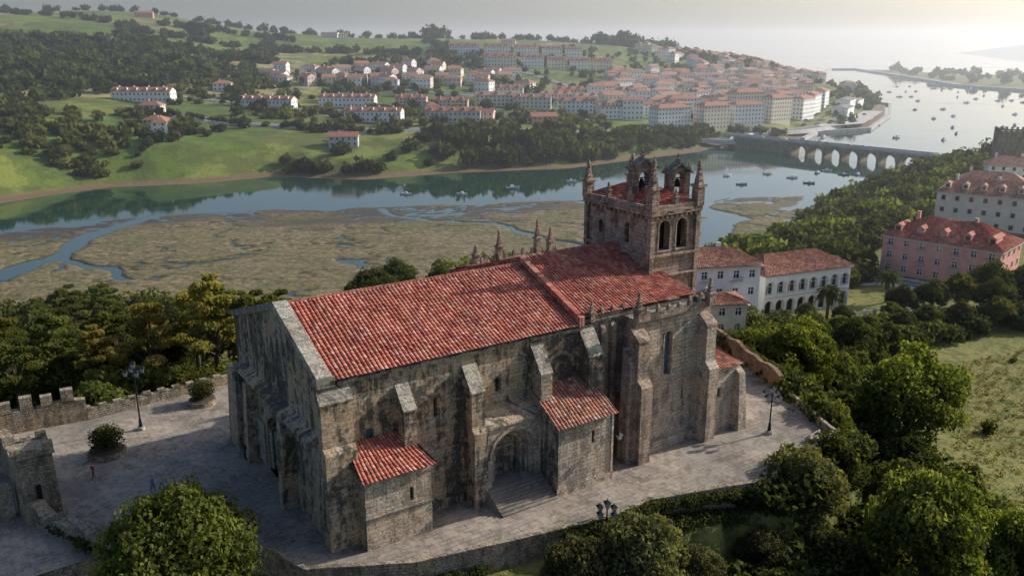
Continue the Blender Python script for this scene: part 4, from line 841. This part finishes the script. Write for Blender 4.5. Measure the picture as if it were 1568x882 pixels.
q=np.random.RandomState(9)
while len(bp)<105:
    x=q.uniform(130,900); y=q.uniform(430,1450)
    if hz(x,y)<-28.6 and abs((y-591)/(x-157.01)+1.24)>.15 and q.rand()<(1.2 if y<900 else .5): bp.append((x,y))
for i,(x,y) in enumerate(bp): addob('moored_boat',bm_[i%3],(x,y,-27.95),q.uniform(-.6,.6)+(0 if i<12 else .6),1.35 if i==2 else (1.0 if y<600 else 1.5))
# ------------------------------------------------------------------ roads, bridge, breakwater
def ribbon(name,pl,w,k,dz=.35,n=60,z=None):
    p=np.array(pl,float); d=np.linalg.norm(np.diff(p,axis=0),axis=1); cs=np.concatenate([[0],np.cumsum(d)]); t_=np.linspace(0,cs[-1],n); x=np.interp(t_,cs,p[:,0]);y=np.interp(t_,cs,p[:,1])
    for _ in range(3): x[1:-1]=(x[:-2]+x[1:-1]*2+x[2:])/4; y[1:-1]=(y[:-2]+y[1:-1]*2+y[2:])/4
    gx=np.gradient(x);gy=np.gradient(y);L=np.hypot(gx,gy); zz=np.maximum(HT(x,y),-24)+dz if z is None else np.full(n,z)
    for _ in range(4):
        if z is None: zz[1:-1]=(zz[:-2]+zz[1:-1]*2+zz[2:])/4
    mb=MB()
    def strip(o0,o1,h0,h1,k):
        for i in range(n-1):
            a=lambda j,o,h:(x[j]-gy[j]/L[j]*o,y[j]+gx[j]/L[j]*o,zz[j]+h)
            mb.face([a(i,o0,h0),a(i+1,o0,h0),a(i+1,o1,h1),a(i,o1,h1)][::-1],k)
    strip(-w/2,w/2,0,0,k); strip(w/2,w/2+1.4,.12,.12,'conc'); strip(-w/2-1.4,-w/2,.12,.12,'conc'); strip(w/2,w/2,0,.12,'conc'); strip(-w/2,-w/2,.12,0,'conc')
    strip(w/2+1.4,w/2+3.5,.12,-2.5,'conc'); strip(-w/2-3.5,-w/2-1.4,-2.5,.12,'conc'); strip(-.1,.1,.02,.02,'white')
    mb.build(name)
ribbon('main_road',RD,7,'asphalt',.9,90); ribbon('upper_road',[(-250,640),(-190,632),(-120,632),(-60,625),(0,632),(70,640)],5,'asphalt',.6,60)
ribbon('village_road',[(-180,790),(-120,760),(-40,740),(30,770),(60,850),(0,930)],5,'asphalt',.6,60); ribbon('waterfront_road',[(157,592),(175,645),(225,670),(270,715),(330,800)],9,'asphalt',.6,60)
ribbon('old_town_road',[(116,172),(103,179),(88,192),(74,194)],5,'asphalt',.3,40)
mb=MB(); mb.face([(x_,y_,-23.2) for x_,y_ in ((250,690),(296,718),(368,850),(340,870),(262,760))],'conc'); mb.build('harbour_pavement')
BR=empty('arched_bridge',(157,591,0),math.atan2(-112,90))
mb=MB(); L=146.; ops=[]
a=46.
while a+10.5<L: ops.append((a,a+10.3,-31,-22.0,.75)); a+=12.0
for (o_,d_,fl) in (((0,-4.5),(1,0),0),((L,4.5),(-1,0),1)):
    oo=ops if not fl else [(L-q_[1],L-q_[0],*q_[2:]) for q_ in ops]
    mb.wall(o_,d_,L,-31,-20,oo,'rough',4.5,through=True)
mb.face([(0,-4.5,-20),(L,-4.5,-20),(L,4.5,-20),(0,4.5,-20)],'asphalt'); mb.box(-12,L+30,-4.9,-4.5,-20.4,-19.0,'conc'); mb.box(-12,L+30,4.5,4.9,-20.4,-19.0,'conc'); mb.box(L,L+30,-4.5,4.5,-31,-20,'rough','asphalt')
for op in ops:
    x=op[1]+.85
    for sg in (-1,1): mb.hull([(x-.8,sg*4.5,-31),(x,sg*6.0,-31),(x+.8,sg*4.5,-31)],[(x-.8,sg*4.5,-24),(x,sg*5.7,-24),(x+.8,sg*4.5,-24)],'rough')
mb.build('deck_and_arches',BR)
wallstrip('breakwater',[(500,1480),(860,2350),(930,2350),(816,1757),(744,1435),(770,1300)],-24.5,9,'conc',-30,None,None,.0)
wallstrip('harbour_quay',[(216,631),(244,682),(297,708),(375,850),(440,1000),(425,1100)],-25.6,3,'conc',-31,None,None,.0)
# ------------------------------------------------------------------ buildings
def building(name,x,y,w,d,h,rot,wk,floors=2,rt='gable',z=None,det=False,rh=None,roofk='tilef',bay=3.2,dorm=0,arch=False,over=.5,sur=None,balc=False,bars=None,sink=4):
    z=hz(x,y) if z is None else z
    if z<-27: return
    mb=MB(); ops=lambda L:[((i+.5)*L/max(1,int(L/bay))-.55,(i+.5)*L/max(1,int(L/bay))+.55,f*h/floors+.9,f*h/floors+2.3,arch) for i in range(max(1,int(L/bay))) for f in range(floors)]
    w2,d2=w/2,d/2; rh=rh or d*.22
    gb=(lambda a:h+rh*(1-abs(a-d2)/d2)) if rt=='gable' else None
    mb.wall((-w2,-d2),(1,0),w,-sink,h,ops(w),wk,.25,surround=sur,bars=bars); mb.wall((w2,d2),(-1,0),w,-sink,h,ops(w),wk,.25)
    mb.wall((w2,-d2),(0,1),d,-sink,h,ops(d),wk,.25,gb,[d2],surround=sur,bars=bars); mb.wall((-w2,d2),(0,-1),d,-sink,h,ops(d),wk,.25,gb,[d2],surround=sur,bars=bars)
    o=over; e=h-.0-o*rh/d2
    if rt=='gable':
        for sg in (1,-1):
            mb.roof((-w2*1-o,-sg*(d2+o),e+.05),(w2+o,-sg*(d2+o),e+.05),(w2+o,0,h+rh+.05),(-w2-o,0,h+rh+.05),roofk,det)
        mb.face([(-w2-o,-d2-o,e-.1),(w2+o,-d2-o,e-.1),(w2+o,d2+o,e-.1),(-w2-o,d2+o,e-.1)],'trim')
    else:
        rl=max(0.1,w2-d2*.9); A=(-w2-o,-d2-o,e+.05);B=(w2+o,-d2-o,e+.05);C=(w2+o,d2+o,e+.05);D=(-w2-o,d2+o,e+.05);E=(-rl,0,h+rh);G=(rl,0,h+rh)
        mb.roof(A,B,G,E,roofk,det); mb.roof(C,D,E,G,roofk,det); mb.roof(B,C,G,G,roofk,det); mb.roof(D,A,E,E,roofk,det)
        mb.box(-w2-o,w2+o,-d2-o,d2+o,e-.25,e,'trim')
    for i in range(dorm):
        a=-w2+(i+.5)*w/dorm
        y0=-d2*.8; zb=h+rh*.2; mb.box(a-.8,a+.8,y0,y0+d2*.6,zb-.4,zb+1.5,wk); mb.box(a-.5,a+.5,y0-.03,y0,zb+.3,zb+1.3,'glass')
        for sg in (-1,1): mb.face([(a+sg*1.0,y0-.3,zb+1.45),(a,y0-.3,zb+2.1),(a,y0+d2*.75,zb+2.1),(a+sg*1.0,y0+d2*.75,zb+1.45)],roofk)
        mb.face([(a-.8,y0,zb+1.5),(a+.8,y0,zb+1.5),(a,y0,zb+2.05)],wk)
    for i in range(max(1,int(w/9))):
        a=-w2+(i+.35)*w/max(1,int(w/9)); mb.box(a-.4,a+.4,.5,1.2,h+rh*.5,h+rh+.9,wk,'trim')
    if balc:
        for f in range(1,floors):
            for i in range(0,max(1,int(w/bay))):
                if i%2==0: 
                    a=(i+.5)*w/max(1,int(w/bay))-w2; zb=f*h/floors+.5
                    mb.box(a-1,a+1,-d2-.8,-d2,zb-.15,zb,'trim')
                    mb.box(a-1,a+1,-d2-.8,-d2-.76,zb+.75,zb+.8,'iron')
                    for j in range(9): mb.box(a-1+j*.245,a-.97+j*.245,-d2-.79,-d2-.76,zb,zb+.75,'iron')
    return mb.build(name,None,(x,y,z),rot)
building('villa',36.5,156,19,10,10.2,R(10),'white',3,'hip',-8,True,2.2,'tileo',3.0,balc=True,bars='white')
building('garden_house',37,145.8,9,7,6.0,R(6),'cream',2,'hip',-8.5,True,1.0,'tileo',2.6,arch=True,bars='white')
mb=MB(); L=22.4; n=8; ops=[]
for i in range(n): 
    c=(i+.5)*L/n; ops.append((c-.95,c+.95,4.9,7.4,True,'glass')); ops.append((c-1.0,c+1.0,.4,3.5,True,'dark'))
mb.wall((0,0),(1,0),L,-3,8.7,ops,'white',.7,surround='trim',bars='white')
mb.wall((L,0),(0,1),12,-3,8.7,[(2,3.4,5,7.4,True),(6,7.4,5,7.4,True)],'white',.4); mb.wall((0,12),(0,-1),12,-3,8.7,[(4,5.4,5,7.4,True),(8,9.4,5,7.4,True)],'white',.4); mb.wall((L,12),(-1,0),L,-3,8.7,[],'white')
mb.box(0,L,-.15,0,4.1,4.35,'trim'); mb.box(-.4,L+.4,-.4,12.4,8.7,8.9,'trim')
mb.roof((-.6,-.6,8.9),(L+.6,-.6,8.9),(L-5,6,11.6),(4,6,11.6),'tileo'); mb.roof((L+.6,-.6,8.9),(L+.6,12.6,8.9),(L-5,6,11.6),(L-5,6,11.6),'tileo'); mb.roof((-.6,12.6,8.9),(-.6,-.6,8.9),(4,6,11.6),(4,6,11.6),'tileo'); mb.roof((L+.6,12.6,8.9),(-.6,12.6,8.9),(4,6,11.6),(L-5,6,11.6),'tileo')
mb.build('arcaded_building',None,(51,163,-12),R(23))
a=R(-44.7); w,d=26,16
cx=90.4+math.cos(a)*w/2-math.sin(a)*d/2; cy=200+math.sin(a)*w/2+math.cos(a)*d/2
building('pink_hotel',cx,cy,w,d,9.4,a,'pink',3,'hip',-12,True,4.2,'tile',3.4,dorm=5,sur='trim',balc=True,bars='white')
a=R(-35); w,d=34,13; cx=130+math.cos(a)*w/2-math.sin(a)*d/2; cy=255+math.sin(a)*w/2+math.cos(a)*d/2
building('white_townhouse',cx,cy,w,d,10.8,a,'cream',3,'hip',-12,False,3.6,'tileo',3.6,dorm=7,sur='trim')
for x,y,w,d,h,r_,wk,fl in ((172,300,22,11,9,-30,'cream',3),(190,272,20,12,9,-30,'pale_pink',3),(196,330,18,11,9,-20,'white',3),(228,350,16,11,9,-10,'cream',3),(205,300,18,11,10,-30,'white',3),(250,330,18,12,9,-30,'grey',3),(215,270,20,12,10,-30,'cream',3),(240,300,20,12,10,-20,'ochre',3),(262,400,14,10,7,0,'white',2),(242,415,10,8,6,20,'cream',2)):
    building('old_town_house',x,y,w,d,h,R(r_),wk,fl,'hip',None,False,3,'tileo',3.2)
mb=MB(); mb.wall((-6,-6),(1,0),12,-6,13,[(3,4,8,10,False),(8,9,8,10,False)],'rough',.4); mb.wall((6,-6),(0,1),12,-6,13,[],'rough'); mb.wall((6,6),(-1,0),12,-6,13,[],'rough'); mb.wall((-6,6),(0,-1),12,-6,13,[(5,6,8,10,False)],'rough'); mb.face([(-6,-6,12.5),(6,-6,12.5),(6,6,12.5),(-6,6,12.5)],'lead')
for i in range(6):
    for c in ((-6+i*2.2,-6.01),(-6+i*2.2,5.2),(-6.01,-6+i*2.2),(5.2,-6+i*2.2)): mb.box(c[0],c[0]+.9,c[1],c[1]+.8,12.9,14.1,'rough')
mb.build('castle_tower',None,(226,385,-9),R(-20))
for x0,x1,y,wk,r_,fl in ((-283,-240,612,'white',-4,2),(-198,-156,622,'white',-12,2),(-146,-103,652,'white',-5,2),(-115,-75,590,'white',-8,2),(-90,-66,668,'pale_pink',-3,3),(-60,-34,668,'pale_pink',-3,3),(-60,-22,598,'grey',0,2)):
    building('row_houses',(x0+x1)/2,y,x1-x0,10,7.4,R(r_),wk,fl,'gable',None,False,2.6,'tilef',3.0,dorm=int((x1-x0)/7))
for x,y,w,d,wk in ((-231,690,14,11,'white'),(-211,508,13,10,'ochre'),(-206,500,9,8,'white'),(-100,505,17,9,'grey'),(-20,610,15,10,'pale_pink'),(22,605,18,11,'pink'),(-520,1250,24,12,'pink'),(-275,1330,26,12,'white'),(-250,1300,14,12,'white'),(-5,1240,20,12,'cream'),(-235,560,14,9,'cream'),(-60,640,10,8,'cream')):
    building('farmhouse',x,y,w,d,6,R(random.uniform(-15,15)),wk,2,'hip' if w<15 else 'gable',None,False,2.4)
sm=[(435,780),(483,800),(533,860),(575,800),(613,880),(650,850),(665,920),(585,890),(545,775),(510,770),(700,790),(640,770),(690,850),(480,870),(450,790),(470,785),(558,850),(600,850),(625,800),(720,830),(660,790),(500,850),(515,840),(595,790),(680,900),(415,800),(630,915),(565,900),(705,880),(430,840),(735,800),(750,770),(775,830),(800,790),(760,880),(590,830),(640,830),(670,870),(530,810),(555,795),(610,770),(675,820),(745,850),(785,870)]
for u,y in sm:
    y2=y+random.uniform(-14,14)
    building('detached_house',(u-784)/1288*.985*y+random.uniform(-5,5),y2,random.uniform(11,17),11,random.uniform(6.5,9),R(random.uniform(-35,25)),random.choice(['white','white','white','pale_pink','cream']),2,random.choice(['gable','gable','hip']),None,False,2.6,random.choice(['tilef','tileg']))
for i,(u0,u1) in enumerate(((690,735),(742,782),(788,824),(830,860),(866,892))): building('terraced_houses',((u0+u1)/2-784)/1288*1035,1050+i*8,(u1-u0)/1288*1030,11,11,R(4),'white',3,'gable',None,False,3.5,dorm=4)
for i,(u0,u1) in enumerate(((742,790),(797,832),(838,868),(874,905),(910,940))): building('terraced_houses',((u0+u1)/2-784)/1288*930,945+i*10,(u1-u0)/1288*930,11,10.5,R(4),'white' if i%2 else 'cream',3,'gable',None,False,3.5,dorm=4)
for u,y,w_ in ((760,700,34),(815,690,30),(850,720,26),(880,680,28),(905,720,30),(780,740,24),(940,660,26),(870,760,26),(925,690,24)): building('row_houses',(u-784)/1288*.985*y,y,w_,11,9,R(random.uniform(-5,20)),random.choice(['white','cream','white']),3,'gable',None,False,2.6,random.choice(['tilef','tileg']),3.2,dorm=3)
for x,y,w_,h_,r_,fl in ((118,640,30,15,28,5),(152,652,26,18,30,6),(184,676,28,16,22,5),(214,696,24,19,35,6),(246,728,28,17,52,5),(268,770,30,16,60,5),(292,815,26,15,62,5),(196,720,30,18,25,6),(136,690,28,15,20,5)):
    building('apartment_block',x,y,w_,12,h_,R(r_),'white' if fl==5 else 'cream',fl,'hip',None,False,2.4,'tilef',3.0)
TOWN=[(70,650),(120,665),(190,700),(235,740),(280,830),(330,950),(300,1020),(190,990),(100,940),(70,800)]
q=np.random.RandomState(12); cnt=0; wks=['white','cream','pale_pink','white','cream','white','white']
for iy in range(20):
    for ix in range(19):
        x=20+ix*18+iy*4+q.uniform(-4,4); y=640+iy*21+q.uniform(-5,5)
        d=sdist(np.array([x]),np.array([y]),TOWN)[0]
        if d<2 or q.rand()<.12: continue
        fr=d<40 and y<900
        building('town_house',x,y,q.uniform(12,20),q.uniform(8,11),(q.choice([10,12,15]) if fr else q.choice([8,10,12])),R(25+q.choice([-12,0,10,85])+q.uniform(-8,8)),wks[q.randint(7)],4 if fr else 3,q.choice(['gable','hip']),None,False,q.uniform(1.6,2.6),q.choice(['tilef','tileg','tileg'])); cnt+=1
pts=inpoly([(250,1020),(430,1000),(440,1250),(330,1330),(180,1300),(200,1100)],110,11,16,55)
for x,y,s in pts: building('town_house',x,y,s,10,q.choice([7,9,11]),R(q.uniform(0,60)),wks[q.randint(5)],2,'hip',None,False,2.2,q.choice(['tilef','tileg']))
for x,y in ((330,850),(350,880),(305,790)): building('harbour_building',x,y,36,14,5,R(60),'white',1,'gable',None,False,1.6,'lead',6)
print('houses',cnt)
# ------------------------------------------------------------------ haze (real volume of air), world, sun, camera
mb=MB(); m,nt=newmat('air_haze'); t=NT(nt); vs_=t.n('ShaderNodeVolumeScatter'); vs_.inputs['Density'].default_value=.00023; vs_.inputs['Anisotropy'].default_value=.45; vs_.inputs['Color'].default_value=(.92,.98,1,1); oo=t.n('ShaderNodeOutputMaterial'); t.l(vs_.outputs[0],oo.inputs['Volume']); M['haze']=m
mb.box(-6000,7000,120,9000,-32,150,'haze'); mb.build('air_haze')
w=bpy.data.worlds.new('World'); scene.world=w; w.use_nodes=True; nt=w.node_tree; bg=nt.nodes['Background']
sk=nt.nodes.new('ShaderNodeTexSky'); sk.sky_type='NISHITA'; sk.sun_disc=False; EL=R(27); SD=Vector((.905,.425)); sk.sun_elevation=EL; sk.sun_rotation=math.atan2(SD.x,SD.y); sk.dust_density=3.0; sk.air_density=1.0; sk.ozone_density=2.0; sk.altitude=50
wt=NT(nt); nt.links.new(wt.mix(1,sk.outputs[0],(.95,1.0,1.09),'MULTIPLY'),bg.inputs[0]); bg.inputs[1].default_value=.13
sl=bpy.data.lights.new('sun','SUN'); sl.energy=5.0; sl.angle=R(.5); sl.color=(1,.955,.88); so=bpy.data.objects.new('sun',sl); scene.collection.objects.link(so)
SD.normalize(); dv=Vector((SD.x*math.cos(EL),SD.y*math.cos(EL),math.sin(EL))); so.rotation_euler=dv.to_track_quat('Z','Y').to_euler(); so.location=(200,100,200)
cam=bpy.data.cameras.new('camera'); cam.sensor_width=36; cam.lens=36*1288/1568; cam.clip_end=40000; cam.clip_start=.5
co=bpy.data.objects.new('camera',cam); scene.collection.objects.link(co); co.location=(0,0,42); co.rotation_euler=(R(90-16.24),0,0); scene.camera=co
scene.view_settings.view_transform='Standard'; scene.view_settings.look='None'; scene.view_settings.exposure=0
